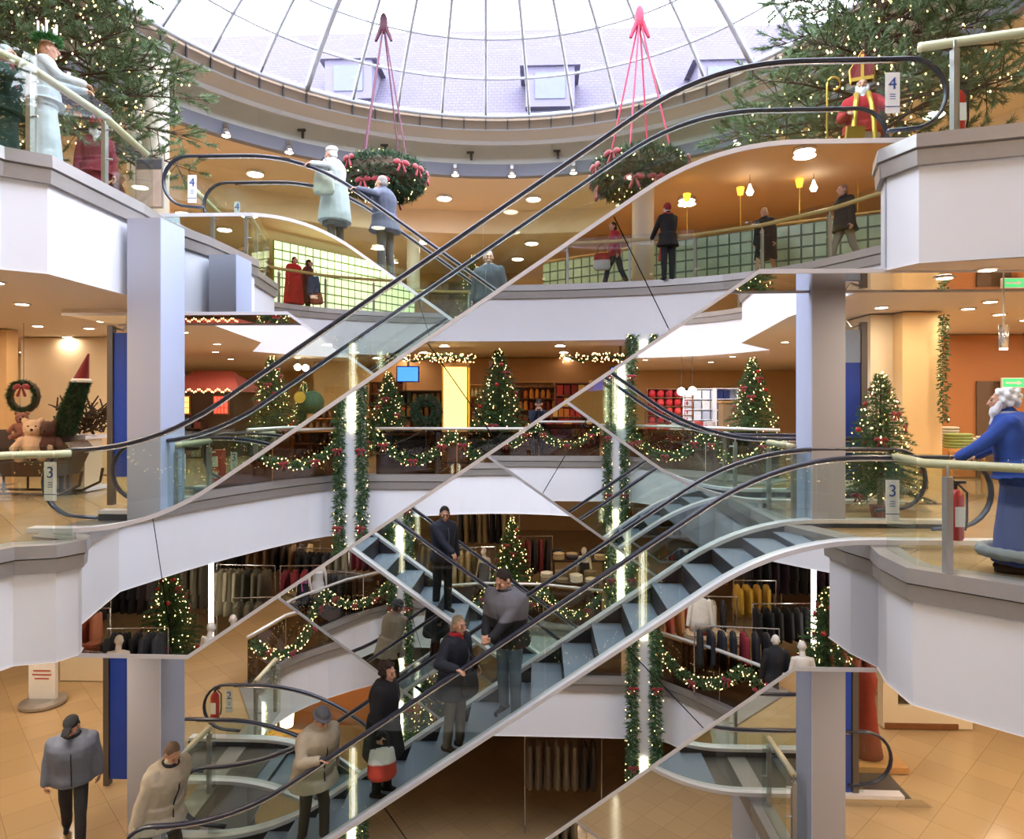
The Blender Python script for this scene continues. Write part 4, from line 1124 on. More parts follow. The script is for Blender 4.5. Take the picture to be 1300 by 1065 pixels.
x=XP(488,8.1); bag('shopping_bag','white and red plastic shopping bag held beside the long black coat',(x,7.98,stepz(XCx,x)+.36),20,.34,.36,.16,mat_split('white_red_plastic','#d9d9dc','#b8402f',.2))
x=XP(598,8.25); bag('handbag','black handbag hanging beside the navy coat on the front escalator',(x,8.12,stepz(XCx,x)+.62),60,.3,.26,.14,'#17181f')
# --- rider of the rear escalator D
rider(562,10.98,XD,DB,-140,True,1,.3,label='person in black jacket and trousers with tied hair on the rear escalator',H=1.72,sex='f',lean=2,head=(-25,-14),legs=LEGS0,
      top='#1e2230',bottom='#18181c',shoes='#141414',hair='#2a1d18',hairstyle='tied',bulk=1.2)
# --- riders of the upper rear escalator B
rider(425,11.1,XB,DB,75,True,0,-.2,label='person in a pale grey-green long coat and beret on the upper rear escalator',H=1.66,sex='f',lean=3,head=(0,-4),legs=LEGS0,
      top='#aab2b0',coat=.42,skirt=('#6c7478',.35),bottom='#4a4a50',shoes='#2a2a2a',hair='#c9c4bb',hat=('beret','#d5d2cc'),scarf='#8e979b',bulk=1.38)
x=XP(418,11.0); bag('tote_bag','cream cloth bag carried by the person in the pale coat',(x,10.72,stepz(XB,x)+.72),0,.34,.38,.12,'#b9bcae')
rider(489,11.1,XB,DB,70,True,0,-.3,label='person with grey hair in a dark blue-grey jacket on the upper rear escalator',H=1.72,lean=3,head=(0,-4),legs=LEGS0,
      top='#4e5364',coat=.78,bottom='#4d4a4b',shoes='#222222',hair='#8a8580',bulk=1.3)
rider(621,11.15,XB,DB,165,None,label='person with white hair and open dark jacket, lowest on the upper rear escalator',H=1.70,head=(25,-5),legs=LEGS0,
      top='#3f4850',bottom='#54595c',shoes='#222222',hair='#c8c6c4',bulk=1.25,collar='#a7aeb0')
# --- two people walking on the floor at bottom left
def stand(px,Y,z,face,**k): return person('person',loc=(XP(px,Y),Y,z),face=face,**k)
stand(93,9.2,L2,-150,label='person in a dark cap and grey-blue hooded jacket at the bottom left',H=1.90,lean=14,head=(-20,-24),legs=LEGW,top='#6f7990',bottom='#2a2c33',hair='#2a2320',hat=('cap','#23242c'),collar='#2a2b33',bulk=1.4)
stand(201,8.5,-HF-.11,-110,label='person with thinning hair in a beige jacket leaning forward, bottom left',H=1.90,lean=20,head=(-10,-26),legs=LEGW,top='#c3b9a6',coat=.72,bottom='#4a4238',hair='#7a6555',bulk=1.45,collar='#2b2a2c')
# --- left top gallery
stand(147,13.0,L4,-60,label='person in a dark red coat and pale hat behind the left top balustrade',H=1.7,sex='f',top='#5b2630',coat=.5,bottom='#2a2228',hair='#d8cfc4',hat=('knit','#cbb9a6'),bulk=1.15,detail=0)
def nearleft(px,Y,face,**k): return person('person',loc=(MX(px,Y,DB),Y,L4),face=face,**k)
nearleft(373,.3,-60,label='person in a bright red coat before the glass block wall',H=1.66,sex='f',top='#c0201f',coat=.2,bottom='#3a2020',hair='#3a2420',hairstyle='bob',bulk=1.5,detail=0)
nearleft(391,-.1,-100,label='person in a maroon coat with a blue bag before the glass block wall',H=1.66,sex='f',top='#5c1d26',coat=.3,bottom='#3a2020',hair='#2c1e1c',hairstyle='bob',bulk=1.3,detail=0)
x=MX(399,.25,DB); bag('tote_bag','blue bag carried by the person in the maroon coat',(x,.3,L4+.45),0,.4,.6,.2,'#4a5f88')
x=MX(403,.45,DB); bag('shopping_bag','red and white shopping bag low beside the maroon coat',(x,.5,L4+.15),10,.4,.34,.16,'#b06048')
# --- people of the near top gallery, seen in the long mirror
def mir(px,Y,z,face,D=DA,**k):
    return person(k.pop('name','person'),loc=(MX(px,Y,D),Y,z),face=face,**k)
mir(781,-1.2,L4,70,label='person in red and black jacket walking by the ivory column',H=1.66,sex='f',lean=3,legs=LEGW,top='#9c2230',bottom='#1c1d22',hair='#3a261c',hairstyle='bob',detail=0)
bag('shopping_bag','red carrier bag with white print near the ivory column of the top gallery',(MX(764,-1.15),-1.15,L4+.42),10,.42,.42,.16,mat_split('red_white_print','#b83428','#d8cfd0',.24))
mir(972,-.1,L4,50,label='person with blond hair and black coat walking on the near top gallery',H=1.66,sex='f',lean=4,legs=LEGW,top='#18181b',coat=.5,bottom=None,hair='#c0a878',hairstyle='bob',bulk=1.2,detail=0)
mir(1073,1.1,L4,80,label='person in a black jacket and pale trousers at the right of the near top gallery',H=1.80,lean=2,legs=LEGW,top='#1c1c20',coat=.78,bottom='#8f8c84',hair='#8c6f5c',bulk=1.2,detail=0)
# --- the photographer at the near balustrade
cp=(0.0,-.30,L3)
person('person','person in a dark blue jacket holding a camera at the near balustrade',cp,0,H=1.72,head=(0,0),legs=LEGS0,hands=((-.075,.235,1.43),(.075,.235,1.43)),curl=(.9,.9),top='#1d2436',bottom='#1c1c22',hair='#2a211c',bulk=1.05)
t=thing('camera','small black camera held in both hands by the person at the near balustrade','camera',(0,-.055,EYE))
m=MB(); m.bbox(-.055,-.022,-.035,.055,.010,.035); m.build('camera_body',M['black'],t); m=MB(); m.lathe([(.026,0),(.026,.02),(.02,.024)],16); o=m.build('lens',M['steeld'],t,smooth=True); o.rotation_euler=(-PI/2,0,0); o.location=(0,.010,0)
# ================================================================== shops, displays and signs
rnd=random.Random(5)
# ---- christmas trees
TREE=make_fir(2.7,.80,'lit christmas tree on the right of the far third-floor gallery','christmas_tree',1,185,150,9)
def put_tree(x,y,z,h,label,rz=0):
    global TREE
    if 'used' not in CH: CH['used']=1; TREE.location=(x,y,z); TREE.scale=(h/2.7,)*3; TREE['label']=label; return TREE
    return copy_tree(TREE,(x,y,z),rz=rz,label=label,scale=h/2.7)
put_tree(XP(955,18.4),18.4,L3,2.8,'lit christmas tree on the far third floor, right of the textile shelves')
put_tree(XP(345,20.2),20.2,L3,3.0,'tall lit christmas tree on the far third floor beside the little house',1)
put_tree(XP(386,22.9),22.9,L3,2.3,'shorter christmas tree right of the tall one on the far third floor',3)
put_tree(MX(633,-1.5),-1.5,L3,2.95,'lit christmas tree on the near third floor behind the pale rail',2)
put_tree(MX(493,-1.8),-1.8,L3,2.4,'dark christmas tree on the near third floor left of the wreath stand',4)
put_tree(XP(650,20.2),20.2,L2,2.65,'lit christmas tree on the far second floor beside the dark tables',.5)
put_tree(MX(215,1.2),1.2,L2,2.6,'lit christmas tree on the near second floor beside the LED tube, left',1.5)
put_tree(MX(1050,2.6),2.6,L2,2.6,'lit christmas tree with mannequins on the near second floor, right',2.5)
put_tree(MX(60,1.5),1.5,L2,2.0,'christmas tree at the far left end of the near second floor',2.2)
put_tree(XP(1118,9.9),9.9,L3,2.05,'small christmas tree with red ribbons beside the right blue banner',1.2)
put_tree(MX(1180,2.2),2.2,L2,1.7,'low christmas tree behind the fur racks on the near second floor',.2)
put_tree(XP(600,27),27,L4,3.0,'lit christmas tree in the dark shop on the far top floor',.7)
# ---- clothes
GARM={}
def garment(kind,c):
    k=(kind,c)
    if k in GARM: return GARM[k]
    m=MB(); n=14
    def ring(z,rx,ry): return [(rx*math.cos(2*PI*i/n),ry*math.sin(2*PI*i/n)*(1+.25*math.cos(5*2*PI*i/n)),z) for i in range(n)]
    prof={'shirt':[(-.72,.23,.07),(-.5,.21,.06),(-.2,.21,.06),(-.08,.20,.05),(-.03,.10,.04),(0,.05,.03)],
          'coat':[(-1.1,.27,.10),(-.7,.23,.09),(-.4,.21,.08),(-.12,.22,.07),(-.04,.12,.05),(0,.06,.04)],
          'dress':[(-1.15,.30,.12),(-.6,.20,.07),(-.42,.15,.06),(-.2,.17,.06),(-.06,.12,.05),(0,.07,.03)],
          'trousers':[(-1.0,.16,.05),(-.5,.17,.06),(-.1,.17,.06),(0,.16,.04)]}[kind]
    vs=[];
    for z,a,b in prof: vs+=ring(z,a,b)
    fs=[(j*n+i,j*n+(i+1)%n,(j+1)*n+(i+1)%n,(j+1)*n+i) for j in range(len(prof)-1) for i in range(n)]+[tuple(range(n-1,-1,-1)),tuple((len(prof)-1)*n+i for i in range(n))]
    m.add(vs,fs)
    if kind in('shirt','coat'):
        L=.5 if kind=='shirt' else .62
        for s in(-1,1): m.cap((s*.19,0,-.09),(s*.26,0,-.09-L),.055,.045,8)
    me=m.mesh('garment',fab(c),True); GARM[k]=me; return me
HOOK=MB().tube([(-.17,0,-.05),(0,0,.03),(.17,0,-.05)],.006,5).tube([(0,0,.03),(0,0,.08),(.02,0,.10),(.03,0,.08)],.004,5).mesh('hanger',M['steeld'])
CNAME={}
def rack(x,y,z,rz,L,kind,cols,label,group,gap=.11,h=1.45,what='garment'):
    t=thing('clothes_rack',label,'clothes rack',(x,y,z),rz)
    m=MB(); m.cyl((-L/2,0,h),(L/2,0,h),.014,n=8)
    for s in(-1,1): m.cyl((s*L/2,0,.05),(s*L/2,0,h),.014,n=8); m.cyl((s*L/2,-.24,.05),(s*L/2,.24,.05),.014,n=8)
    m.build('frame',M['bright'],t)
    gap=max(gap,.225); n=int(L/gap); R=Matrix.Rotation(rz,3,'Z')
    for i in range(n):
        c=cols[int(i*len(cols)/n)] if rnd.random()<.75 else rnd.choice(cols)
        p=R@Vector((-L/2+gap*(i+.5),0,h-.10)); g=thing(what,'%s on the %s'%(group[1],group[2]),'garment',(x+p.x,y+p.y,z+p.z),rz+PI/2+rnd.uniform(-.12,.12),group[0])
        link('cloth',garment(kind,c),g); link('hanger',HOOK,g)
    return t
def hung(x,y,z,rz,kind,c,label):
    g=thing('garment',label,'garment',(x,y,z),rz); link('cloth',garment(kind,c),g); link('hanger',HOOK,g); return g
# near second floor left (seen in the long mirror)
def mr(px,Y): return MX(px,Y)
rack(mr(108,.4),.4,L2,.1,1.3,'shirt',['#b5674f','#b5674f','#26262a','#2b2b30'],'chrome rack of salmon and black tops at the far left of the near second floor',('tops left of the near second floor','dark or salmon top hanging','far left rack, near second floor'),h=1.9)
rack(mr(80,2.6),2.6,L2,.2,1.9,'shirt',['#2b2024','#3a2529','#1f2126','#333038'],'low chrome rack of dark tops behind the bare mannequin back',('dark tops by the mannequin back','dark top hanging','low rack behind the bare mannequin back'),h=1.25)
rack(mr(165,-.6),-.6,L2,.1,1.7,'coat',['#1e1e22','#26242a','#3a3034'],'rack of long black coats left of the near second-floor tree',('black coats left of the tree','long black coat hanging','rack left of the near second-floor tree'),h=2.2)
rack(mr(247,-1.0),-1.0,L2,-.1,1.1,'coat',['#5b5044','#6b6152','#4a4238'],'rack of brown-grey coats beside the LED tube on the near second floor',('brown-grey coats by the LED tube','brown-grey coat hanging','rack left of the LED tube'),h=2.2)
rack(mr(312,-.8),-.8,L2,.05,1.5,'coat',['#8e8570','#5c5a48','#3f4038','#6d6656'],'rack of olive and grey coats right of the LED tube',('olive coats right of the LED tube','olive or grey coat hanging','rack right of the LED tube'),h=2.1)
rack(mr(388,-.6),-.6,L2,-.1,1.2,'shirt',['#7a2430','#8a2a36','#6d1f2c'],'rack of wine-red blouses on the near second floor',('wine-red blouses','wine-red blouse hanging','rack of the near second floor'),h=2.15)
rack(mr(345,1.4),1.4,L2,.3,1.3,'trousers',['#2b2926','#403a30','#6a5c44'],'low chrome rack of dark trousers on the near second floor',('dark trousers','pair of dark trousers hanging','low rack on the near second floor'),h=1.15)
def manneq(x,y,z,face,label,dress=None,top=None,bottom=None,H=1.75,hands=(None,None)):
    t=person('mannequin',label,(x,y,z),face,H=H,sex='f',hair=None,bodymat=M['mann'],top=top,bottom=bottom,dress=dress,cat='mannequin',feet=False,detail=0,hands=hands,legs=((3,2),(-2,2)))
    return t
manneq(mr(150,3.2),3.2,L2,170,'bare white mannequin seen from the back behind the lower mirror edge',bottom='#3c3c44')
manneq(mr(266,2.4),2.4,L2,200,'white mannequin in a black skirt with pink ribbon on the near second floor',dress=('#1c1c28',.45,1.15))
m=MB(); m.tube([(.15*math.cos(a),.12*math.sin(a),0) for a in [2*PI*i/20 for i in range(20)]],.02,6,closed=True); m.cap((0,.13,0),(.08,.15,.06),.02,.03); m.cap((0,.13,0),(-.08,.15,.06),.02,.03); m.cap((0,.13,0),(.03,.15,-.22),.015,.015)
o=m.build('ribbon',fab('#c86a9a'),None); o.location=(mr(266,2.4),2.4,L2+1.12); tag(o,'pink ribbon tied round the waist of the white mannequin','ribbon')
manneq(mr(296,1.9),1.9,L2,150,'white mannequin in a pale dress close to the LED tube',dress=('#d9d2cb',.5,1.36))
def ledtube(x,y,z,h,label,w=.07):
    t=thing('light_tube',label,'light',(x,y,z)); m=MB(); m.cyl((0,0,.03),(0,0,h-.03),w/2,n=12); m.build('tube',M['led'],t,smooth=True)
    m=MB(); m.cyl((0,0,0),(0,0,.04),w*.6,n=12); m.cyl((0,0,h-.04),(0,0,h),w*.6,n=12); m.build('end_cap',M['steel'],t)
ledtube(mr(268,.1),.1,L2+.55,2.55,'white vertical light tube beside the brown coats on the near second floor',.11)
ledtube(mr(1033,.8),.8,L2+.8,2.35,'white vertical light tube behind the right tree on the near second floor',.11)
# near second floor right (seen in the lower mirror)
hung(mr(889,1.0),1.0,L2+1.95,0,'shirt','#e6dccb','cream white shirt hanging alone at the left of the right clothes area')
t=thing('clothes_stand','slim steel stand carrying the single cream shirt','clothes rack',(mr(889,1.0),.96,L2)); MB().cyl((0,-.04,0),(0,-.04,2.06),.012).cyl((0,-.04,0),(0,-.04,.02),.16,n=16).build('frame',M['bright'],t)
rack(mr(868,-1.5),-1.5,L2,.1,1.2,'shirt',['#c7644a','#b8862f','#a05038'],'rack of coral and mustard tops behind the cream shirt',('coral and mustard tops','coral or mustard top hanging','rack behind the cream shirt'),h=2.0)
rack(mr(935,1.4),1.4,L2,.1,1.7,'shirt',['#1b1b20','#232228','#8a2430','#1d1d22'],'low rack of black and one or two red tops right of the cream shirt',('black and red tops','black or red top hanging','low rack right of the cream shirt'),h=1.45,gap=.1)
rack(mr(958,-.6),-.6,L2,0,1.0,'shirt',['#c8a03a','#c09a40','#b98c30'],'rack of mustard yellow tops behind the two dressed mannequins',('mustard tops','mustard yellow top hanging','rack behind the two dressed mannequins'),h=1.9)
rack(mr(1000,-1.8),-1.8,L2,0,2.2,'coat',['#1c1a20','#2c1c2c','#241c1c','#3a2030'],'high rack of plum and black coats at the back of the right clothes area',('plum and black coats','plum or black coat hanging','high rack at the back'),h=2.5)
manneq(mr(985,2.7),2.7,L2,190,'white mannequin in a black top and magenta skirt beside the right tree',dress=('#b0255c',.4,1.05),top='#1a1a1e')
manneq(mr(1019,3.0),3.0,L2,185,'white mannequin in a crimson dress with red neckerchief beside the right tree',dress=('#8e1f3c',.4,1.25))
rack(mr(1092,1.0),1.0,L2,0,.9,'shirt',['#c03226','#b52c22','#a8281e'],'rack of scarlet tops right of the light tube, near second floor',('scarlet tops','scarlet top hanging','rack right of the light tube'),h=2.45)
rack(mr(1086,2.6),2.6,L2,.3,1.1,'coat',['#c77a60','#b86a50'],'rack of apricot dresses right of the right tree',('apricot dresses','apricot dress hanging','rack right of the right tree'),h=1.75)
rack(mr(1110,3.6),3.6,L2,.2,1.5,'shirt',['#23211f','#1b1b1f'],'low rack of black coats with fur collars beside the tree',('black coats by the tree','black coat hanging','low rack beside the right tree'),h=1.2)
rack(mr(1160,4.0),3.7,L2,.1,2.0,'shirt',['#1b1b1f','#232124'],'low rack of black coats with fur collars at the right end',('black coats at the right end','black coat hanging','low rack at the right end'),h=1.2)
m=None
for k,(px,Y,L) in enumerate(((1110,3.6,1.4),(1162,3.7,1.9))):
    m=MB()
    for i in range(900):
        p=Vector((rnd.uniform(-L/2,L/2),rnd.gauss(0,.10),rnd.gauss(0,.05))); needles(m,p,(rnd.uniform(-.4,.4),rnd.uniform(-1,1),.8),4,.09,.014,1,rnd)
    o=m.build('fur_collar',mat('blond_fur','#b59c6c',.9,var=.3),None); o.location=(mr(px,Y),Y,L2+1.22); tag(o,'pile of blond fur collars lying along the %s low rack of black coats'%('left' if k==0 else 'right'),'fur',kind='stuff')
# far second floor (real, centre)
rack(XP(482,21),21,L2,0,1.5,'dress',['#c9b865','#bfae5c','#d8c878'],'rack of long yellow dresses on the far second floor, left of the rear escalator',('long yellow dresses','long yellow dress hanging','rack on the far second floor'),h=1.9,gap=.14)
rack(XP(435,20.5),20.5,L2,0,1.3,'coat',['#26222a','#d9d3d8','#26222a'],'rack of black and white coats on the far second floor',('black and white coats','black or white coat hanging','rack on the far second floor'),h=1.7)
rack(XP(620,24),24,L2,0,2.2,'coat',['#2a2624','#8c7a58','#1e1c1e','#a8986c'],'wall rack of dark and khaki coats behind the far second-floor tree',('dark and khaki coats','dark or khaki coat hanging','wall rack behind the far second-floor tree'),h=2.35)
manneq(XP(615,20.4),20.4,L2,150,'white mannequin in a grey top left of the far second-floor tree',dress=('#6d6c74',.4,1.36))
manneq(XP(742,20.6),20.6,L2,150,'white mannequin right of the dark tables on the far second floor',dress=('#2a2a30',.4,1.3))
# tables
def table(x,y,z,w,d,h,col,label,items=None,rz=0,stack='#e8e4dc',group=None):
    t=thing('display_table',label,'table',(x,y,z),rz); m=MB(); m.bbox(-w/2,-d/2,h-.05,w/2,d/2,h); m.build('tabletop',col,t)
    for sx in(-1,1):
        for sy in(-1,1): m=MB(); m.bbox(sx*(w/2-.06)-.025,sy*(d/2-.06)-.025,0,sx*(w/2-.06)+.025,sy*(d/2-.06)+.025,h-.05); m.build('leg',col,t)
    return t
FOLD={}
def folded(x,y,z,c,label,group,rz=0,s=(.3,.24,.05)):
    k=(c,s)
    if k not in FOLD:
        m=MB(); m.loft([(0,0,0,s[0]*.5,s[1]*.5),(0,0,s[2]*.3,s[0]*.54,s[1]*.54),(0,0,s[2]*.8,s[0]*.54,s[1]*.54),(0,0,s[2],s[0]*.48,s[1]*.48)]); FOLD[k]=m.mesh('folded_cloth',fab(c),True)
    o=link('folded_cloth',FOLD[k],None,(x,y,z),rz); return tag(o,label,'folded cloth',group)
def table_with(x,y,z,w,d,h,col,label,cols,gl,group,levels=4,nx=4,ny=2):
    table(x,y,z,w,d,h,col,label)
    for i in range(nx):
        for j in range(ny):
            c=rnd.choice(cols)
            for k in range(rnd.randint(2,levels)): folded(x-w/2+w*(i+.5)/nx,y-d/2+d*(j+.5)/ny,z+h+k*.051,c,gl,group,rnd.uniform(-.1,.1),(w/nx*.8,d/ny*.8,.05))
table_with(XP(722,19.8),19.8,L2,1.7,.9,.95,M['woodd'],'dark display table nearest the rail on the far second floor',['#d8c9a8','#e6dcc8','#8c7a5c'],'folded garment on the dark display table, far second floor','folded garments, far second floor')
table_with(XP(735,22.6),22.6,L2,1.8,.9,.95,M['woodd'],'dark display table further back on the far second floor',['#2a2a30','#c9b48c','#6b2a2a'],'folded garment on the back dark table, far second floor','folded garments, back table')
def shelf(x,y,z,rz,w,h,d,n,col,label,back=True):
    t=thing('shelf_unit',label,'shelf',(x,y,z),rz)
    m=MB()
    for s in(-1,1): m.bbox(s*w/2-.02,-d/2,0,s*w/2+.02,d/2,h)
    m.build('side_panel',col,t) if False else None
    for s in(-1,1): q=MB(); q.bbox(s*w/2-.02,-d/2,0,s*w/2+.02,d/2,h); q.build('side_panel',col,t)
    if back: q=MB(); q.bbox(-w/2+.02,d/2-.02,0,w/2-.02,d/2,h); q.build('back_panel',col,t)
    for i in range(n+1): q=MB(); q.bbox(-w/2+.02,-d/2,i*h/n*.985,w/2-.02,d/2-.02,i*h/n*.985+.025); q.build('shelf',col,t)
    return t
ITEM={}
def item(kind,c,w,d,h):
    k=(kind,c,round(w,3),round(h,3))
    if k not in ITEM:
        m=MB()
        if kind=='box': m.loft([(0,0,0,.001,.001)]) if False else m.bbox(-w/2,-d/2,0,w/2,d/2,h*.8).bbox(-w/2-.004,-d/2-.004,h*.8,w/2+.004,d/2+.004,h)
        elif kind=='book': m.bbox(-w/2,-d/2,0,w/2,d/2,h)
        elif kind=='bottle': m.lathe([(w*.35,0),(w*.42,h*.1),(w*.42,h*.6),(w*.14,h*.75),(w*.14,h)],10)
        elif kind=='towel': m.loft([(0,0,0,w*.5,d*.5),(0,0,h*.5,w*.54,d*.54),(0,0,h,w*.48,d*.5)])
        elif kind=='jar': m.lathe([(w*.42,0),(w*.45,h*.1),(w*.45,h*.75),(w*.3,h*.82),(w*.34,h*.84),(w*.34,h)],10)
        ITEM[k]=m.mesh(kind,fab(c),kind in('bottle','towel','jar'))
    return ITEM[k]
def fill(x,y,z,rz,w,h,d,n,kind,cols,label,group,nx,hh=.8,cat=None,rows=None,ww=.8):
    R=Matrix.Rotation(rz,3,'Z'); ch=h/n
    for i in (rows if rows is not None else range(n)):
        for j in range(nx):
            if rnd.random()<.06: continue
            cw=w/nx*ww; hi=ch*hh*(rnd.choice((.8,.9,1)) if kind in('book','bottle','jar') else 1)
            p=R@Vector((-w/2+.03+(w-.06)*(j+.5)/nx,-.02,i*h/n*.985+.026)); o=link(kind,item(kind,cols[(j*len(cols)//nx+i)%len(cols)],cw,d*.75,hi),None,(x+p.x,y+p.y,z+p.z),rz)
            tag(o,label,cat or kind,group)
def shelf_full(x,y,z,rz,w,h,d,n,col,label,kind,cols,nx,gl,group,**k):
    shelf(x,y,z,rz,w,h,d,n,col,label); fill(x,y,z,rz,w,h,d,n,kind,cols,gl,group,nx,**k)
# far third floor (real): textiles and boxes right, book house left
shelf_full(XP(849,23),23,L3,0,1.5,2.1,.4,7,M['wood'],'shelf of red towels on the far third floor','towel',['#b3262a','#9c1f26','#c4413a'],5,'red folded towel on the left shelf of the far third floor','red towels, far third floor')
shelf_full(XP(895,23),23,L3,0,1.5,2.1,.4,6,M['white'],'white shelf of pale boxes right of the red towels','box',['#ccd2dc','#b4bac8','#e2e0de'],5,'pale carton on the white shelf right of the red towels','pale cartons, far third floor')
shelf_full(XP(921,22.5),22.5,L3,0,.7,2.1,.4,6,M['white'],'narrow shelf of dark blue boxes beside the pale ones','box',['#2a3f7a','#1f2f60'],3,'dark blue box on the narrow shelf of the far third floor','blue boxes, far third floor')
table_with(XP(865,20.6),20.6,L3,2.2,.9,.8,M['woodl'],'table heaped with red and white linen behind the far right rail',['#b8322e','#d8d4cc','#c4554c'],'folded red or white linen on the table behind the far right rail','linen, far third floor',5,6,2)
t=thing('stand_box','tan cardboard display column right of the linen table','display',(XP(928,19.6),19.6,L3)); MB().bbox(-.3,-.25,0,.3,.25,1.62).build('carton',mat('tan_card','#9a7e58',.8),t); MB().bbox(-.33,-.28,1.62,.33,.28,1.68).build('lid',M['woodl'],t)
GL=None
def globe(x,y,z,r,label,drop=.6):
    t=thing('globe_lamp',label,'lamp',(x,y,z)); MB().ell((0,0,0),r,14,10).build('globe',M['lamp'],t,smooth=True); MB().cyl((0,0,r*.9),(0,0,drop),.008,n=6).build('rod',M['steeld'],t); MB().cyl((0,0,r*.85),(0,0,r*1.15),r*.35,n=12).build('socket',M['steel'],t)
zc3=L4-SL
for px,py,nm in ((865,497,'left one of the pair over the textile tables'),(879,496,'right one of the pair over the textile tables')):
    p=PY(px,py,22); globe(p.x,p.y,p.z,.13,'round white globe lamp, %s'%nm,zc3-p.z)
for px,py,nm in ((378,466,'left'),(388,467,'right')):
    p=PY(px,py,22); globe(p.x,p.y,p.z,.11,'small globe lamp, %s of the two behind the tall tree'%nm,zc3-p.z)
# little house
hx,hy=XP(266,20.6),20.9
t=thing('market_hut','brown wooden market hut with lit windows and snowy red roof on the far third floor','hut',(hx,hy,L3))
MB().bbox(-1.0,-.8,0,1.0,.8,1.95).build('wall',M['woodd'],t)
m=MB(); m.add([(-1.25,-1.0,1.95),(1.25,-1.0,1.95),(1.25,1.0,1.95),(-1.25,1.0,1.95),(-.6,0,2.62),(.6,0,2.62)],[(0,1,5,4),(1,2,5),(2,3,4,5),(3,0,4),(3,2,1,0)]); m.build('roof',mat('red_shingle','#8c3a30',.7,var=.2),t)
for a,b,c in ((-.62,.5,M['orange']),(.62,.4,M['redlit'])):
    w_=MB().bbox(a-b/2-.05,-.84,1.25,a+b/2+.05,-.80,1.85).build('window',M['wood'],t); q=MB().bbox(a-b/2,-.86,1.3,a+b/2,-.841,1.8); q.build('pane',c,w_)
    q=MB(); 
    for i in range(1,4): q.bbox(a-b/2+b*i/4-.008,-.875,1.3,a-b/2+b*i/4+.008,-.861,1.8)
    for i in range(1,3): q.bbox(a-b/2,-.875,1.3+i*.166-.008,a+b/2,-.861,1.3+i*.166+.008)
    q.build('muntin',M['woodd'],w_)
m=MB(); bulbs(m,[Vector((-1.2+2.4*i/40,-1.02,1.98+.05*math.sin(i*1.3))) for i in range(41)],.022); m.build('light_string',M['bulb'],t)
shelf_full(hx-.35,hy-1.15,L3,0,1.2,1.15,.28,4,M['woodd'],'dark bookshelf standing before the market hut','book',['#6b7488','#3a4258','#7c3a36','#8d8878'],16,'book standing on the dark shelf before the market hut','books before the market hut',ww=.85)
# topiary ball with a disc and partition with door
t=thing('topiary','dark round topiary with a gold disc on a post, far third floor','decoration',(XP(396,20),20,L3)); MB().ell((0,0,1.62),.36,16,12).build('ball',M['needled'],t,smooth=True); MB().cyl((0,0,0),(0,0,1.3),.2,.15,16).build('post',M['woodl'],t); MB().cyl((-.25,-.3,1.78),(-.25,-.34,1.78),.17,n=20).build('disc',M['gold'],t)
m=MB(); m.bbox(XP(398,24.4),24.4,L3,XP(545,24.4),24.6,zc3-.02); tag(m.build('wall_back',M['ochre']),kind='structure')
d=tag(MB().bbox(XP(410,24.3),24.34,L3,XP(440,24.3),24.39,L3+2.2).build('door_1',M['woodl']),kind='structure')
# near third floor (seen in the long mirror)
def shn(px,Y): return MX(px,Y)
shelf_full(shn(700,-4.4),-4.4,L3,PI,2.4,2.1,.4,6,M['wood'],'wooden shelf of glowing orange jars on the near third floor','jar',['#c9692c','#e0a04a','#8a3a24','#d88a3a'],14,'orange or amber jar on the wooden shelf, near third floor','jars, near third floor')
shelf_full(shn(738,-3.8),-3.8,L3,PI,1.5,2.2,.4,6,M['wood'],'wooden shelf of red packages beside the orange jars','box',['#a83228','#c0702c','#d8a858','#7a2420'],7,'red or amber package on the shelf beside the jars','packages, near third floor')
shelf_full(shn(545,-4.8),-4.8,L3,PI,2.2,2.0,.4,5,M['woodd'],'dark shelf of ornaments left of the glowing cabinet','jar',['#3a2a24','#6a4a2c','#8c6a3a','#2c3a2c'],12,'small ornament on the dark shelf, near third floor','ornaments, near third floor')
shelf_full(shn(612,-5.6),-5.6,L3,PI,2.0,2.2,.4,6,M['woodl'],'pale shelf of bottles behind the near third-floor tree','bottle',['#4a6a3a','#b08a3a','#7a2c20','#d8cfa8'],16,'bottle on the pale shelf behind the near tree','bottles, near third floor')
t=thing('display_cabinet','tall glowing yellow display cabinet on the near third floor','cabinet',(shn(579,-3.0),-3.0,L3)); MB().bbox(-.36,-.25,0,.36,.25,.9).build('base',M['woodl'],t); MB().bbox(-.32,-.2,.9,.32,.2,2.6).build('lit_case',emis('cabinet_glow','#ffd676',2.2),t); MB().bbox(-.38,-.27,2.6,.38,.27,2.72).build('top',M['woodl'],t)
for s in(-1,1):
    for u in(-1,1): MB().bbox(s*.34-.02,u*.22-.02,.9,s*.34+.02,u*.22+.02,2.6).build('post',M['gold'],t)
def screen(x,y,z,w,h,rz,label):
    t=thing('screen',label,'screen',(x,y,z),rz); MB().bbox(-w/2-.03,-.04,-h/2-.03,w/2+.03,0,h/2+.03).build('casing',M['black'],t); MB().bbox(-w/2,-.048,-h/2,w/2,-.041,h/2).build('display',M['tv'],t); MB().bbox(-.03,0,-.03,.03,.03,zc3-z).build('bracket',M['steeld'],t)
screen(shn(518,-2.6),-2.6,PY(518,475,2*DA+2.6).z,.56,.38,PI,'bright blue screen beside the dark tree on the near third floor')
p=PY(764,486,2*DB-.0+2.5); screen(MX(764,-2.5,DB),-2.5,p.z,.5,.5,PI,'small blue screen near the right pier of the near third floor')
t=thing('wreath_stand','fir wreath standing upright on a steel stand behind the near rail','wreath',(shn(541,-.35),-.35,L3)); m=MB()
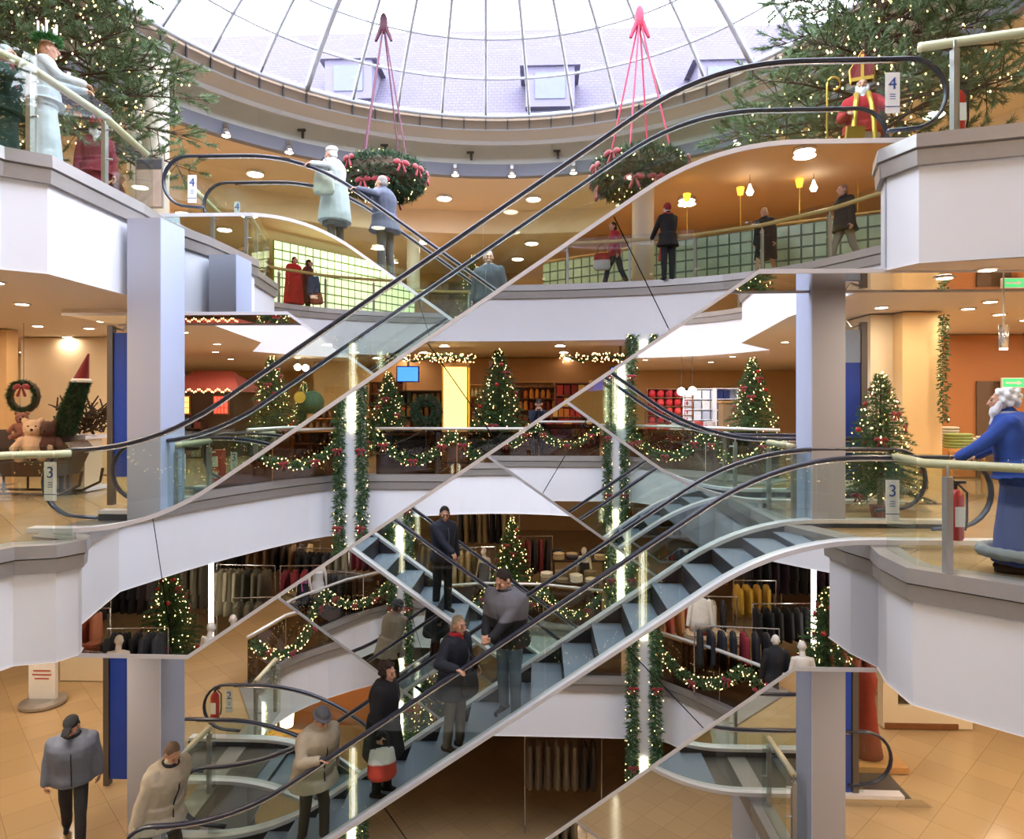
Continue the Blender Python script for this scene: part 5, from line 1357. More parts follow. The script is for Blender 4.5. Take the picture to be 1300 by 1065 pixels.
for i in range(900):
    a=rnd.uniform(0,2*PI); b=rnd.uniform(0,2*PI); c=Vector(((.27+.09*math.cos(b))*math.cos(a),.09*math.sin(b),1.42+(.27+.09*math.cos(b))*math.sin(a))); needles(m,c,(math.cos(a)*math.cos(b),math.sin(b),math.sin(a)*math.cos(b)),6,.07,.014,1,rnd)
m.build('foliage',M['needled'],t); MB().tube([(.27*math.cos(2*PI*i/24),0,1.42+.27*math.sin(2*PI*i/24)) for i in range(24)],.07,8,closed=True,up=(0,1,0)).build('core',M['bark'],t); MB().cyl((0,0,0),(0,0,1.1),.015,n=8).cyl((0,0,0),(0,0,.02),.2,n=16).build('stand',M['steel'],t)
for px,Y,w_,c1,lb in ((520,-1.6,1.2,['#5a4630','#8a6a3c','#3a2c22'],'dark table of small wooden gifts left of the wreath stand'),(700,-1.6,1.6,['#b8742c','#d8a858','#9c3a28'],'table of amber gifts behind the person with the camera'),(300,.8,1.2,['#6a5a40','#9c8a5c'],'table of brown gifts at the left of the near third floor')):
    table_with(shn(px,Y),Y,L3,w_,.7,.85,M['wood'],lb,c1,'small parcel lying on the '+lb.split(' left of')[0].split(' behind')[0].split(' at the')[0],'parcels on the '+lb,3,5,2)
# hanging light bundles over the near third floor
m=MB(); pts=[Vector((rnd.uniform(-1.2,1.2),rnd.uniform(-.3,.3),rnd.uniform(-.12,.12))) for _ in range(150)]; bulbs(m,pts,.016); 
t=thing('light_curtain','tangle of tiny warm lights hanging under the ceiling beside the blue screen','fairy lights',(shn(545,-2.2),-2.2,zc3-.32)); m.build('light_string',M['bulb'],t); MB().tube([(-1.2,0,.1),(-.4,.1,-.1),(.4,-.1,.1),(1.2,0,-.05)],.03,6).build('branch',M['needled'],t)
m=MB(); bulbs(m,[Vector((q.x*.7,q.y,q.z)) for q in pts[:90]],.016)
t=thing('light_curtain','tangle of tiny warm lights hanging under the ceiling near the right pier','fairy lights',(shn(752,-1.8),-1.8,zc3-.35)); m.build('light_string',M['bulb'],t); MB().tube([(-.8,0,.1),(-.3,.1,-.1),(.3,-.1,.1),(.8,0,-.05)],.03,6).build('branch',M['needled'],t)
# ---- top floor: glass block wall, counters, lanterns
def blocks(P,z0,z1,label,cell,emi,c1,c2,name='glass_block_wall'):
    t=thing(name,label,'wall',(P[0][0],P[0][1],z0)); nz=max(1,int((z1-z0)/cell))
    mm=MB(); mf=MB(); S=resample([Vector((a,b,0)) for a,b in P],cell); o=S[0]
    for a,b in zip(S,S[1:]):
        d=(b-a); L=d.length; d.normalize(); ang=math.atan2(d.y,d.x); c=(a+b)/2-o
        for k in range(nz):
            mm.box((c.x,c.y,(k+.5)*cell),(L*.84,.10,cell*.84),rz=ang)
        mf.box((c.x,c.y,nz*cell/2),(L,.06,nz*cell),rz=ang)
    mm.build('glass_blocks',emi,t); mf.build('mortar_grid',c2,t); return t
gb=emis('lit_glass_block','#e4f2c4',1.35); gm=mat('green_grid','#5f8f3a',.5)
blocks([(-9.5,-2.9),(-5.5,-8.7)],L4,L4+3.25,'backlit wall of green-white glass blocks on the near top floor',.33,gb,None,gm)
gc=mat('pale_green_glass_block','#b4cfb2',.15,var=.25,scale=3); gm2=mat('grey_green_grid','#5c7262',.5)
blocks([(MX(690,-5.2),-5.2),(MX(770,-3.9),-3.9),(MX(854,-2.4),-2.4),(MX(955,-1.3),-1.3),(MX(1120,.1),.1)],L4,L4+1.45,'long cafe counter of pale green glass blocks on the near top floor',.28,gc,None,gm2,'cafe_counter')
m=MB(); S=[(MX(690,-5.2),-5.25),(MX(770,-3.9),-3.95),(MX(854,-2.4),-2.45),(MX(955,-1.3),-1.35),(MX(1120,.1),.05)]
m.tube([(a,b,L4+1.47) for a,b in S],.03,8); o=m.build('counter_rail',M['goldrail'],None,world=True); tag(o,'honey wood rail running along the top of the glass block counter','rail')
LT=None; POD=.8
t=thing('cafe_platform','raised wooden cafe platform behind the pale green glass block counter','platform',(0,0,L4)); MB().prism([(MX(700,-5.2),-5.6),(MX(854,-2.4),-2.75),(MX(955,-1.3),-1.6),(MX(1120,.1),-.2),(13,-.5),(13,-8.5),(MX(700,-5.2),-8.5)],0,POD).build('deck',M['woodl'],t)
for i,(px,py,lb) in enumerate(((872,251,'leftmost'),(940,243,'second from the left'),(1015,233,'third from the left'),(1089,216,'rightmost'))):
    Y=-3.4; p=PY(px,py,2*DA-Y); z=p.z-L4-POD
    t=thing('lantern_post','small yellow lantern on a thin post, %s of four, near top floor'%['first','second','third','last'][i],'lantern',(p.x,Y,L4+POD))
    MB().lathe([(.07,z-.1),(.11,z+.1),(.10,z+.11)],12).build('shade',emis('yellow_shade','#ffb830',3.0),t); MB().cyl((0,0,0),(0,0,z-.1),.012,n=8).cyl((0,0,0),(0,0,.02),.16,n=16).build('post',M['gold'],t)
for i,(px,py) in enumerate(((1033,238),(952,243))):
    Y=-3; p=PY(px,py,2*DA-Y); t=thing('pendant_lamp','teardrop white pendant lamp over the cafe counter, %s one'%('right' if i==0 else 'left'),'lamp',(p.x,Y,p.z)); MB().lathe([(.02,.2),(.05,.1),(.10,-.02),(.06,-.1)][::-1],14).build('bulb',M['lamp'],t,smooth=True); MB().cyl((0,0,.2),(0,0,E+6.17-p.z),.008,n=6).build('cord',M['steeld'],t)
def cafe(x,y,label):
    t=thing('cafe_table',label,'table',(x,y,L4+POD)); MB().cyl((0,0,.70),(0,0,.73),.36,n=24).build('tabletop',M['bright'],t); MB().cyl((0,0,.02),(0,0,.70),.03,n=10).build('stem',M['steel'],t); MB().cyl((0,0,0),(0,0,.02),.22,n=20).build('foot',M['steel'],t)
def chair(x,y,rz,label):
    t=thing('cafe_chair',label,'chair',(x,y,L4+POD),rz); MB().bbox(-.2,-.2,.44,.2,.2,.47).build('seat',M['gold'],t)
    m=MB(); m.tube([(-.2,.2,.46),(-.2,.24,.9),(.2,.24,.9),(.2,.2,.46)],.012,6)
    for i in range(1,5): m.cyl((-.2+.08*i,.21,.47),(-.2+.08*i,.24,.9),.006,n=5)
    m.build('backrest',M['gold'],t)
    for a in(-1,1):
        for b in(-1,1): MB().cyl((a*.17,b*.17,0),(a*.17,b*.17,.44),.013,n=6).build('leg',M['gold'],t)
for i,(px,Y) in enumerate(((870,-3.5),(915,-2.9),(985,-2.4),(1045,-1.9))):
    pos=['leftmost','second','third','rightmost'][i]
    cafe(MX(px,Y),Y,'round metal cafe table before the glass block counter, %s of the row'%pos); chair(MX(px-22,Y),Y+.1,PI/2,'gold wire chair left of the %s cafe table'%pos); chair(MX(px+20,Y),Y-.2,-PI/2,'gold wire chair right of the %s cafe table'%pos)
# scarf mannequin of the near top gallery
person('mannequin','figure with red cap and black coat by the near top rail',(MX(848,-.2),-.2,L4),165,H=1.78,sex='f',top='#17171b',coat=.75,bottom='#1b1b20',hair=None,hat=('knit','#8c2a30'),bodymat=M['mann'],cat='mannequin',bulk=1.1,detail=0,hands=((-.25,.35,1.0),(.25,.35,1.0)),scarf='#a83a3c')
m=MB(); m.cap((0,0,1.48),(.03,.17,.8),.07,.05); m.cap((.03,-.0,1.48),(.12,.17,.5),.07,.05); o=link('shawl',remesh(m,.014,'shawl',fab('#b04a48'),1),None,(MX(848,-.2),-.2,L4),math.radians(165)); tag(o,'long red shawl draped over the black-coated figure','shawl')
# shelving with lit strips at the back of the far top shop
for i in range(3):
    x=XP(575+i*62,29.5); shelf(x,29.5,L4,0,2.0,2.4,.5,5,M['woodd'],'dark brown shelf at the back of the far top shop, number %s from the left'%['one','two','three'][i])
    fill(x,29.5,L4,0,2.0,2.4,.5,5,'box',['#5a4636','#7a6450','#3c3028'],'brown box on the dark shelves of the far top shop','boxes, far top shop',7)
for i,(px,py) in enumerate(((722,325),(712,337),(706,352))):
    pass
# ---- left top gallery figures
def robed(name,label,x,y,z,face,H,robe,cape=None,hair='#8a6a40',hat=None,hands=(None,None),beard=None,style='bob',skin=None,scarf=None,base=0):
    return person(name,label,(x,y,z),face,H=H,sex='f',top=robe,coat=.9,dress=(robe,.04,1.0),bottom=None,hair=hair,hairstyle=style,hat=hat,hands=hands,beard=beard,cat='figure',bulk=1.2,feet=False,detail=0,scarf=scarf,skin=skin)
x,y=XP(57,9.0),9.0
t=thing('plinth','low white plinth under the white-robed candle figure','plinth',(x,y,L4)); MB().bbox(-.4,-.4,0,.4,.4,.28).build('block',M['white'],t); MB().bbox(-.43,-.43,.26,.43,.43,.30).build('top_slab',M['white'],t)
FIG=robed('candle_figure','life-size figure in a white robe with a green candle crown behind the left top rail',x,y,L4+.30,-60,1.82,'#bcc6ca',hair='#a87a58',hands=((-.1,.45,1.25),(.15,.45,1.25)))
t=link('leaf_crown',MB().tube([(.12*math.cos(2*PI*i/20),.12*math.sin(2*PI*i/20),0) for i in range(20)],.025,6,closed=True).mesh('leaf_crown',M['bark']),FIG,(0,.03,1.80)); m=MB()
for i in range(500): a=rnd.uniform(0,2*PI); needles(m,(.13*math.cos(a),.13*math.sin(a),rnd.uniform(-.03,.04)),(math.cos(a),math.sin(a),.5),5,.06,.016,1,rnd)
m.build('leaves',mat('leaf_green','#3f7a3a',.6,var=.3),t)
for i in range(5): a=2*PI*i/5; MB().cyl((.11*math.cos(a),.11*math.sin(a),.03),(.11*math.cos(a),.11*math.sin(a),.24),.016,n=8).build('candle',M['paper'],t)
robed('costumed_figure','figure in a dark green coat with a red scarf at the far left top rail',XP(4,9.1),9.1,L4+.12,-80,2.0,'#1e3a30',hair='#c9cdd2',scarf='#7c2430',hands=((-.2,.5,1.35),(.35,.5,1.35)))
robed('santa_figure','figure in a red robe with white beard under the left pine branches',XP(122,11.0),11.0,L4,-150,1.85,'#7a2030',hair='#d6d6d6',beard='#e8e8e8',hat=('santa','#9c1f28'))
t=thing('poster_stand','framed fair poster on a stand beside the left top escalator landing','sign',(XP(190,11.4),11.4,L4)); MB().bbox(-.24,-.02,.5,.24,.02,1.35).build('frame',M['steel'],t); MB().bbox(-.22,-.026,.52,.22,-.021,1.15).build('picture',mat('beige_picture','#b9a595',.5,var=.35,scale=5),t); MB().bbox(-.22,-.026,1.17,.22,-.021,1.33).build('header',mat('dark_header','#4a4c50',.5),t); MB().cyl((0,0,0),(0,0,.5),.015,n=8).bbox(-.2,-.15,0,.2,.15,.015).build('stand',M['steel'],t)
# bishop on the right top gallery
bx,by=XP(1094,9.75),9.0
FIG=person('bishop_figure','white-bearded bishop figure with mitre, red cope and gold crook behind the top landing',(bx,by+.75,L4+.05),160,H=1.68,sex='f',top='#b01c28',coat=.9,dress=('#d8d8dc',.04,1.0),bottom=None,hair='#cfd4da',hairstyle='bob',beard='#dfe3e8',cat='figure',bulk=1.35,feet=False,detail=0,hands=((-.3,.38,1.15),(.2,.3,1.1)),scarf='#d8b24a')
m=MB(); m.add([(-.13,-.05,0),(.13,-.05,0),(.15,-.06,.18),(0,-.03,.42),(-.15,-.06,.18),(-.13,.05,0),(.13,.05,0),(.15,.06,.18),(0,.03,.42),(-.15,.06,.18)],[(0,1,2,3,4),(9,8,7,6,5),(0,5,6,1),(1,6,7,2),(2,7,8,3),(3,8,9,4),(4,9,5,0)]); t=link('mitre',m.mesh('mitre',M['red']),FIG,(0,.03,1.62))
for sx in (-1,1): MB().tube([(sx*.07,.13,1.42),(sx*.10,.25,1.2),(sx*.12,.30,.95),(sx*.15,.37,.4),(sx*.16,.40,.08)],.035,6).build('cope_trim',M['gold'],FIG,smooth=True)
MB().tube([(-.14,.0,0),(-.155,.0,.18),(0,0,.43),(.155,0,.18),(.14,0,0)],.018,6).bbox(-.14,-.066,0,.14,.066,.05).bbox(-.02,-.07,0,.02,.07,.36).build('gold_trim',M['gold'],t)
cx_=XP(1050,9.6); t=thing('crozier','thin golden crook held by the bishop figure','staff',(cx_,9.6,L4)); pts=[(0,0,0),(0,0,1.55)]+[(.09-.09*math.cos(a),0,1.6+.09*math.sin(a)) for a in [PI*1.5*i/8 for i in range(9)]]; MB().tube(pts,.014,6).build('staff',M['gold'],t,smooth=True)
t=thing('book','golden book held before the bishop figure','book',(XP(1086,9.4),9.42,L4+.72)); MB().box((0,0,.1),(.24,.06,.2),rx=.3).build('cover',M['gold'],t)
# blue-coated bearded figure on the right third-floor gallery
person('costumed_figure','white-bearded figure in a blue fur-trimmed coat leaning on the right third-floor rail',(XP(1293,6.75),6.75,L3),60,H=1.80,sex='m',lean=8,top='#2a4a9c',coat=.9,dress=('#24408c',.08,1.0),bottom=None,hair='#dfe2e6',hairstyle='perm',beard='#e6e8ec',cat='figure',bulk=1.25,detail=0,hands=((-.1,.5,1.08),(.45,.3,1.1)),collar='#8f9298')
m=MB(); m.tube([(.30*math.cos(2*PI*i/24),.28*math.sin(2*PI*i/24),0) for i in range(24)],.06,8,closed=True); o=link('fur_hem',remesh(m,.015,'fur_hem',fab('#8f9298'),1,.01,20),None,(XP(1293,6.75),6.75,L3+.2)); tag(o,'grey fur hem round the foot of the blue coat','fur')
# ---- third floor left: banners, sleigh group, pedestal
def banner(px0,px1,Y,z,h,label,z0=.45):
    xa,xb=XP(px0,Y),XP(px1,Y); t=thing('banner',label,'banner',((xa+xb)/2,Y,z)); w=abs(xb-xa)
    MB().bbox(-w/2,-.03,z0,w/2,.03,h).build('cloth_panel',M['blue'],t)
    sx=-1 if px0<600 else 1
    MB().bbox(sx*(w/2+.01),-.05,0,sx*(w/2+.10),.05,h+.12).build('mast',M['steeld'],t); MB().tube([(sx*(w/2+.05),0,h+.1),(0,0,h+.04),(-sx*w/3,0,h+.14)],.02,6).build('hook',M['steel'],t)
    m=MB(); 
    if px0>600: m.bbox(-w/2,-.036,h-.5,w/2,-.031,h); m.build('pale_field',mat('pale_blue_field','#8ea0b8',.4),t)
banner(146,166,10.6,L3,2.75,'tall blue fabric banner beside the left column on the third floor')
banner(1070,1091,10.6,L3,2.75,'tall blue fabric banner beside the right column on the third floor')
banner(141,162,10.6,L2,3.0,'tall blue fabric banner beside the left column on the second floor',.1)
banner(1061,1080,10.6,L2,3.0,'tall blue fabric banner beside the right column on the second floor',.1)
t=thing('plinth','cream panelled plinth beside the blue banner on the left third floor','plinth',(XP(99,12.4),12.4,L3)); m=MB().bbox(-.30,-.25,.06,.30,.25,.96); m.build('block',M['cream'],t); MB().bbox(-.36,-.31,.96,.36,.31,1.03).build('top_slab',M['white'],t); MB().bbox(-.36,-.31,0,.36,.31,.07).build('foot_slab',M['white'],t); MB().bbox(-.22,-.262,.16,.22,-.251,.86).build('panel',mat('panel_cream','#d8b98c',.6),t)
m=MB()
for i in range(160):
    a=rnd.uniform(0,2*PI); p=Vector((rnd.uniform(-.45,.45),rnd.uniform(-.2,.2),rnd.uniform(0,.5))); m.cyl(p,p+Vector((rnd.uniform(-.25,.25),rnd.uniform(-.1,.1),rnd.uniform(.0,.3))),.018,.012,5)
o=m.build('twig_bundle',M['bark'],None); o.location=(XP(104,12.4),12.4,L3+1.03+.01); tag(o,'bundle of brown twigs heaped on the cream plinth','twigs',kind='stuff')
t=thing('gnome_cone','green fir cone figure with a red pointed cap leaning over the sleigh','decoration',(XP(78,11.9),11.9,L3)); m=MB()
for i in range(1500):
    u=rnd.random(); a=rnd.uniform(0,2*PI); c=Vector((.02+.34*u,0,1.05+.95*u)); r=.17*(1-.3*u); needles(m,c+Vector((r*math.cos(a),r*math.sin(a),0)),(math.cos(a),math.sin(a),.2),5,.07,.016,1,rnd)
m.build('foliage',M['needled'],t); MB().cap((0,0,1.0),(.36,0,2.0),.15,.11).build('core',M['bark'],t,smooth=True); MB().cap((.37,0,2.05),(.5,0,2.5),.13,.02).build('cap',M['red'],t,smooth=True); MB().tube([(.37+.13*math.cos(2*PI*i/14),.13*math.sin(2*PI*i/14),2.03) for i in range(14)],.04,6,closed=True).build('cap_brim',M['paper'],t,smooth=True); MB().cyl((0,0,0),(0,0,1.0),.04,n=8).cyl((0,0,0),(0,0,.03),.25,n=16).build('stand',M['woodd'],t)
t=thing('sleigh','dark brown wooden sleigh loaded beside the plinth on the left third floor','sleigh',(XP(48,11.7),11.7,L3))
MB().prismY([(-.7,.35),(.55,.35),(.8,.85),(.7,.95),(.45,.6),(-.5,.6),(-.75,1.15),(-.9,1.1)],-.3,.3).build('body',M['woodd'],t)
for s in(-1,1): MB().tube([(-.9,s*.28,.06),(.6,s*.28,.04),(.95,s*.28,.2),(1.0,s*.28,.45)],.025,6).build('runner',M['woodd'],t); MB().cyl((-.4,s*.28,.05),(-.4,s*.28,.4),.02,n=6).cyl((.35,s*.28,.05),(.35,s*.28,.4),.02,n=6).build('strut',M['woodd'],t)
def teddy(x,y,z,rz,c,label,sc=1):
    t=thing('teddy_bear',label,'toy',(x,y,z),rz); m=MB(); s=sc
    m.ell((0,0,.2*s),(.16*s,.14*s,.2*s)); m.ell((0,.02*s,.47*s),.13*s); m.ell((0,.12*s,.44*s),.055*s)
    for k in(-1,1): m.ell((k*.10*s,0,.58*s),.045*s); m.cap((k*.13*s,.02,.3*s),(k*.22*s,.12*s,.18*s),.055*s,.05*s); m.cap((k*.09*s,.05*s,.08*s),(k*.14*s,.26*s,.05*s),.07*s,.06*s)
    link('body',remesh(m,.013*s,'body',fab(c),1,.01*s,35),t)
    for k in(-1,1): MB().ell((k*.045*s,.125*s,.50*s),.014*s,8,6).build('eye',M['eye'],t)
    MB().ell((0,.172*s,.45*s),.02*s,8,6).build('nose',M['eye'],t)
teddy(XP(42,11.6),11.6,L3+.62,-2.6,'#c9a98c','pale brown teddy bear sitting in the sleigh, left of the darker one',1.2)
teddy(XP(62,11.7),11.7,L3+.62,-2.9,'#4a2c24','dark brown teddy bear sitting in the sleigh',1.15)
teddy(XP(28,11.9),11.9,L3+.98,-2.7,'#8a5a4a','small reddish brown teddy bear at the back of the sleigh',.8)
t=thing('wreath','fir wreath with a pink bow hanging over the left end of the sleigh','wreath',(XP(30,12.4),12.4,L3+1.75)); m=MB()
for i in range(900): a=rnd.uniform(0,2*PI); c=Vector((.26*math.cos(a),rnd.uniform(-.06,.06),.26*math.sin(a))); needles(m,c,(math.cos(a)*rnd.uniform(-1,1),-.6,math.sin(a)*rnd.uniform(-1,1)),5,.08,.016,1,rnd)
m.build('foliage',M['needled'],t); MB().tube([(.26*math.cos(2*PI*i/24),0,.26*math.sin(2*PI*i/24)) for i in range(24)],.06,8,closed=True,up=(0,1,0)).build('core',M['bark'],t); b=link('bow',BOW,t,(.05,-.12,.16)); b.scale=(1.4,1.4,1.4); MB().cyl((0,0,.3),(0,0,L4-SL-L3-1.75),.006,n=5).build('cord',M['steeld'],t)
# walls and rooms around the galleries
def wallbox(x0,y0,z0,x1,y1,z1,m_,nm): tag(MB().bbox(x0,y0,z0,x1,y1,z1).build(nm,m_),kind='structure')
wallbox(XP(20,14.6)-.2,15.0,L3,XP(146,14.6),15.3,zc3-.02,M['cream'],'wall_left')
wallbox(-16.9,13.2,L3,XP(18,13.4),13.5,zc3-.02,M['ochre'],'wall_left')
wallbox(XP(1105,11.6),11.6,L3,XP(1150,11.6),13.5,zc3-.02,M['cream'],'wall_right')
wallbox(XP(1150,11.2),11.3,L3,XP(1196,11.3),13.6,zc3-.02,mat('sand_plaster','#e0bd88',.6,var=.03),'wall_right')
wallbox(XP(1200,15),15.2,L3,15.4,15.4,zc3-.02,M['terra'],'wall_right')
tag(MB().bbox(XP(1246,15),15.14,L3,XP(1290,15),15.19,L3+2.1).build('door_2',mat('dark_door','#6a5646',.5)),kind='structure')
# towel display right
table_with(XP(1228,12.2),12.2,L3,1.1,.8,.85,M['woodl'],'table stacked with green and white towels in the right third-floor shop',['#8a9a5c','#d8d2c4','#b8b0a0'],'folded towel on the table of the right third-floor shop','towels, right third floor',7,2,2)
t=thing('lantern','tall silver ceiling lantern in the right third-floor gallery','lamp',(XP(1274,9.0),9.0,PY(1274,440,9.0).z)); MB().cyl((0,0,-.02),(0,0,.28),.055,n=14).build('shade',M['bright'],t,smooth=True); MB().cyl((0,0,-.04),(0,0,.0),.045,n=14).build('lamp',M['lamp'],t); MB().cyl((0,0,.28),(0,0,zc3-PY(1274,440,9.0).z),.01,n=6).build('rod',M['steel'],t)
t=thing('exit_sign','small green emergency exit sign over the terracotta wall','sign',(XP(1291,14.9),15.0,PY(1291,486,15).z)); MB().bbox(-.28,-.05,-.11,.28,0,.11).build('casing',M['paper'],t); MB().bbox(-.26,-.056,-.09,.26,-.051,.09).build('panel',emis('exit_green','#3fae6a',1.2),t); MB().bbox(-.12,-.062,-.02,.1,-.057,.02).add([(.1,-.06,-.06),(.1,-.06,.06),(.18,-.06,0)],[(0,1,2)]); MB().prismY([(-.2,-.018),(.04,-.018),(.04,-.05),(.14,0),(.04,.05),(.04,.018),(-.2,.018)],-.062,-.057).build('arrow',M['paper'],t)
garland([(XP(1203,11.0),11.1,zc3-.1),(XP(1203,11.0),11.1,L3+1.3)],.09,'thin hanging garland on the corner of the sand-coloured wall',lights=3,bowev=5,dens=14)
# ---- second floor side areas
wallbox(XP(72,14.4),14.5,L2,XP(134,14.4),14.8,L2+.95,M['cream'],'wall_left')
wallbox(XP(1128,12.8),13.0,L2,XP(1220,13),13.2,L2+.42,M['cream'],'wall_right'); wallbox(XP(1128,12.8),13.0,L2+1.0,XP(1220,13),13.2,L2+3.1,M['cream'],'wall_right')
wallbox(XP(1128,12.8),13.0,L2+.42,XP(1140,13),13.2,L2+1.0,M['cream'],'wall_right'); wallbox(XP(1208,13),13.0,L2+.42,XP(1220,13),13.2,L2+1.0,M['cream'],'wall_right')
wallbox(XP(1220,13),13.0,L2,XP(1221,13)+.2,20,L2+3.1,M['cream'],'wall_right'); wallbox(XP(1100,14.5),14.6,L2,XP(1130,14.5),14.8,L2+3.1,M['cream'],'wall_right')
tag(MB().bbox(XP(1128,12.9)-.02,12.97,L2,XP(1220,12.9),13.0,L2+.1).build('baseboard_right',M['wood']),kind='structure')
tag(MB().bbox(XP(1140,13),13.08,L2+.42,XP(1208,13),13.1,L2+1.0).build('window_2',M['glassd']),kind='structure')
for i in range(3): hung(XP(1150+22*i,13.8),13.8,L2+1.6,0,'dress',['#8a3a2a','#2c2a30','#5a5248'][i],['rust dress','black dress','grey-brown dress'][i]+' hanging behind the low shop window at right')
t=thing('dress_form','slender figure in a long rust-red gown on a wooden base at right','mannequin',(XP(1100,11.8),11.8,L2)); MB().lathe([(.26,.12),(.18,.6),(.13,1.1),(.17,1.4),(.12,1.55),(.05,1.62)],18).build('gown',fab('#8c3320'),t,smooth=True); MB().bbox(-.5,-.4,0,.5,.4,.1).build('base',M['woodl'],t); MB().cyl((0,0,.1),(0,0,1.7),.02,n=8).build('pole',M['steel'],t)
t=thing('sign_stand','white sign board with red lettering on a round grey foot at lower left','sign',(XP(55,13.4),13.4,L2)); MB().bbox(-.28,-.04,.1,.28,.04,1.5).build('board',M['paper'],t); MB().lathe([(.42,0),(.42,.06),(.3,.1)],24).build('foot',M['steel'],t)
for i,(y_,w_) in enumerate(((1.05,.32),(.93,.4),(.66,.36),(.58,.4),(.5,.3))): MB().bbox(-w_/2,-.046,y_,w_/2,-.041,y_+(.06 if i<2 else .025)).build('lettering',M['inkr'],t)
# first floor: lampshades glowing and a rack
for i,px in enumerate((322,343,364)):
    x=XP(px,19.5); t=thing('table_lamp','glowing cream lamp with a coloured band above, %s of the three under the left fascia'%['leftmost','middle','rightmost'][i],'lamp',(x,19.5,L1+.9)); MB().lathe([(.18,.25),(.22,.75),(.2,.76)],18).build('lamp_shade',emis('cream_shade','#fff0c0',3.0),t,smooth=True); MB().cyl((0,0,0),(0,0,.3),.03,n=10).cyl((0,0,0),(0,0,.03),.12,n=16).build('base',M['gold'],t)
    MB().bbox(-.2,-.02,1.0,.2,.02,1.25).build('band',fab(['#d87848','#c8502c','#a81c30'][i]),t); MB().cyl((0,0,.7),(0,0,1.0),.01,n=6).build('rod',M['steel'],t)
table(XP(343,19.5),19.5,L1,2.0,.6,.9,M['woodl'],'pale wooden table carrying the three glowing lamps')
wallbox(XP(280,22),22.0,L1,XP(560,22),22.2,L2-SL-.02,M['terra'],'wall_back')
for k,(px,Y,L,c,lb) in enumerate(((590,16.5,1.8,['#4a3c30','#6a5844','#2c2a28'],'rack of brown and black coats on the ground floor, centre left'),(690,15.5,2.0,['#8c7a5c','#5a4a38','#6c6048'],'rack of tan coats on the ground floor, centre'),(760,17.0,1.6,['#3a2c30','#70303a'],'rack of dark red coats on the ground floor, centre right'),(470,15.8,1.6,['#39404c','#5b6270'],'rack of slate coats on the ground floor, left'))):
    rack(XP(px,Y),Y,L1,.1*k,L,'coat',c,lb,('coats, ground floor rack %s'%'abcd'[k],'coat hanging','rack of '+lb.split('rack of ')[1]),gap=.13,h=1.6)
rack(MX(715,-1.2),-1.2,L1,0,1.9,'coat',['#7a6a5c','#8c7c68','#4a4038'],'rack of taupe coats on the near ground floor seen low in the mirror',('taupe coats, near ground floor','taupe coat hanging','rack of the near ground floor'),h=2.3)
put_tree(XP(540,18.5),18.5,L1,2.4,'lit christmas tree standing on the ground floor between the racks',1.1)
# ---- number stickers on the landings
def sticker(px,py,Y,ch,label,w=.14,h=.42,tilt=0,mirrored=False):
    p=PY(px,py,Y); t=thing('number_sign',label,'sign',(p.x,Y,p.z)); MB().bbox(-w/2,-.004,-h/2,w/2,0,h/2).build('plate',M['paper'],t)
    MB().bbox(-w/2,-.0055,-h/2+.07,w/2,-.0045,-h/2+.08).build('rule',M['ink'],t)
    for k in range(3): MB().bbox(-w*.2,-.0055,-.02-k*.025,w*.2,-.0045,-.012-k*.025).build('small_print',M['ink'],t)
    textobj(ch,.19,'digit',M['ink'],t,(0,-.006,.10),(PI/2,0,0))
sticker(64,611,DA-.02,'3','white plate with a blue 3 on the left glass of the front left landing',.15,.46)
sticker(178,598,DA+WE+.6,'3','white plate with a blue 3 beside the lower part of the left column')
sticker(231,592,DB-.05,'3','white plate with a blue 3 right of the left column',.12,.4)
sticker(297,588,DB+WE+.1,'3','narrow white plate with a blue 3 behind the rear left escalator',.12,.4)
sticker(1133,635,DA-.02,'3','white plate with a blue 3 on the right glass of the front right landing',.15,.46)
sticker(1053,612,DA+WE+.1,'3','narrow white plate with a blue 3 before the right column',.12,.4)
sticker(244,240,DB-.05,'4','white plate with a blue 4 on the glass of the left top landing',.14,.44)
sticker(301,270,DB+WE+.2,'4','narrow white plate with a blue 4 behind the left top escalator',.1,.4)
sticker(1133,118,DA-.02,'4','white plate with a blue 4 on the glass of the right top landing',.16,.46)
sticker(291,890,DB+WE+.2,'2','narrow white plate with a blue 2 beside the lower left extinguisher',.12,.4)
# ---- fire extinguishers
def exting(x,y,z,label):
    t=thing('fire_extinguisher',label,'fire extinguisher',(x,y,z)); MB().lathe([(.07,0),(.08,.03),(.08,.45),(.05,.52),(.025,.54)],18).build('cylinder',M['redm'],t,smooth=True)
    MB().cyl((0,0,.54),(0,0,.62),.02,n=10).bbox(-.02,-.02,.6,.10,.02,.63).build('valve',M['black'],t); MB().tube([(.02,0,.6),(.12,0,.5),(.12,0,.2),(.10,0,.1)],.012,6).build('hose',M['black'],t,smooth=True); MB().bbox(-.05,-.083,.15,.05,-.078,.36).build('label_plate',M['paper'],t)
exting(XP(1213,7.4),7.4,L3+.18,'red fire extinguisher hanging at the right third-floor landing')
exting(XP(1216,8.3),8.3,L4+.35,'red fire extinguisher on the right top landing behind the steel post')
exting(XP(273,12.6),12.6,L2+.1,'red fire extinguisher at the lower left landing')
t=thing('hose_box','red fire hose box with white label behind the rear left escalator','fire box',(XP(276,12.9),12.9,L3+.1)); MB().bbox(-.12,-.1,0,.12,.1,.62).build('box_body',M['redm'],t); MB().bbox(-.05,-.106,.3,.06,-.101,.5).build('label_plate',M['paper'],t); MB().bbox(-.05,-.106,.08,.06,-.101,.2).build('notice',M['paper'],t)

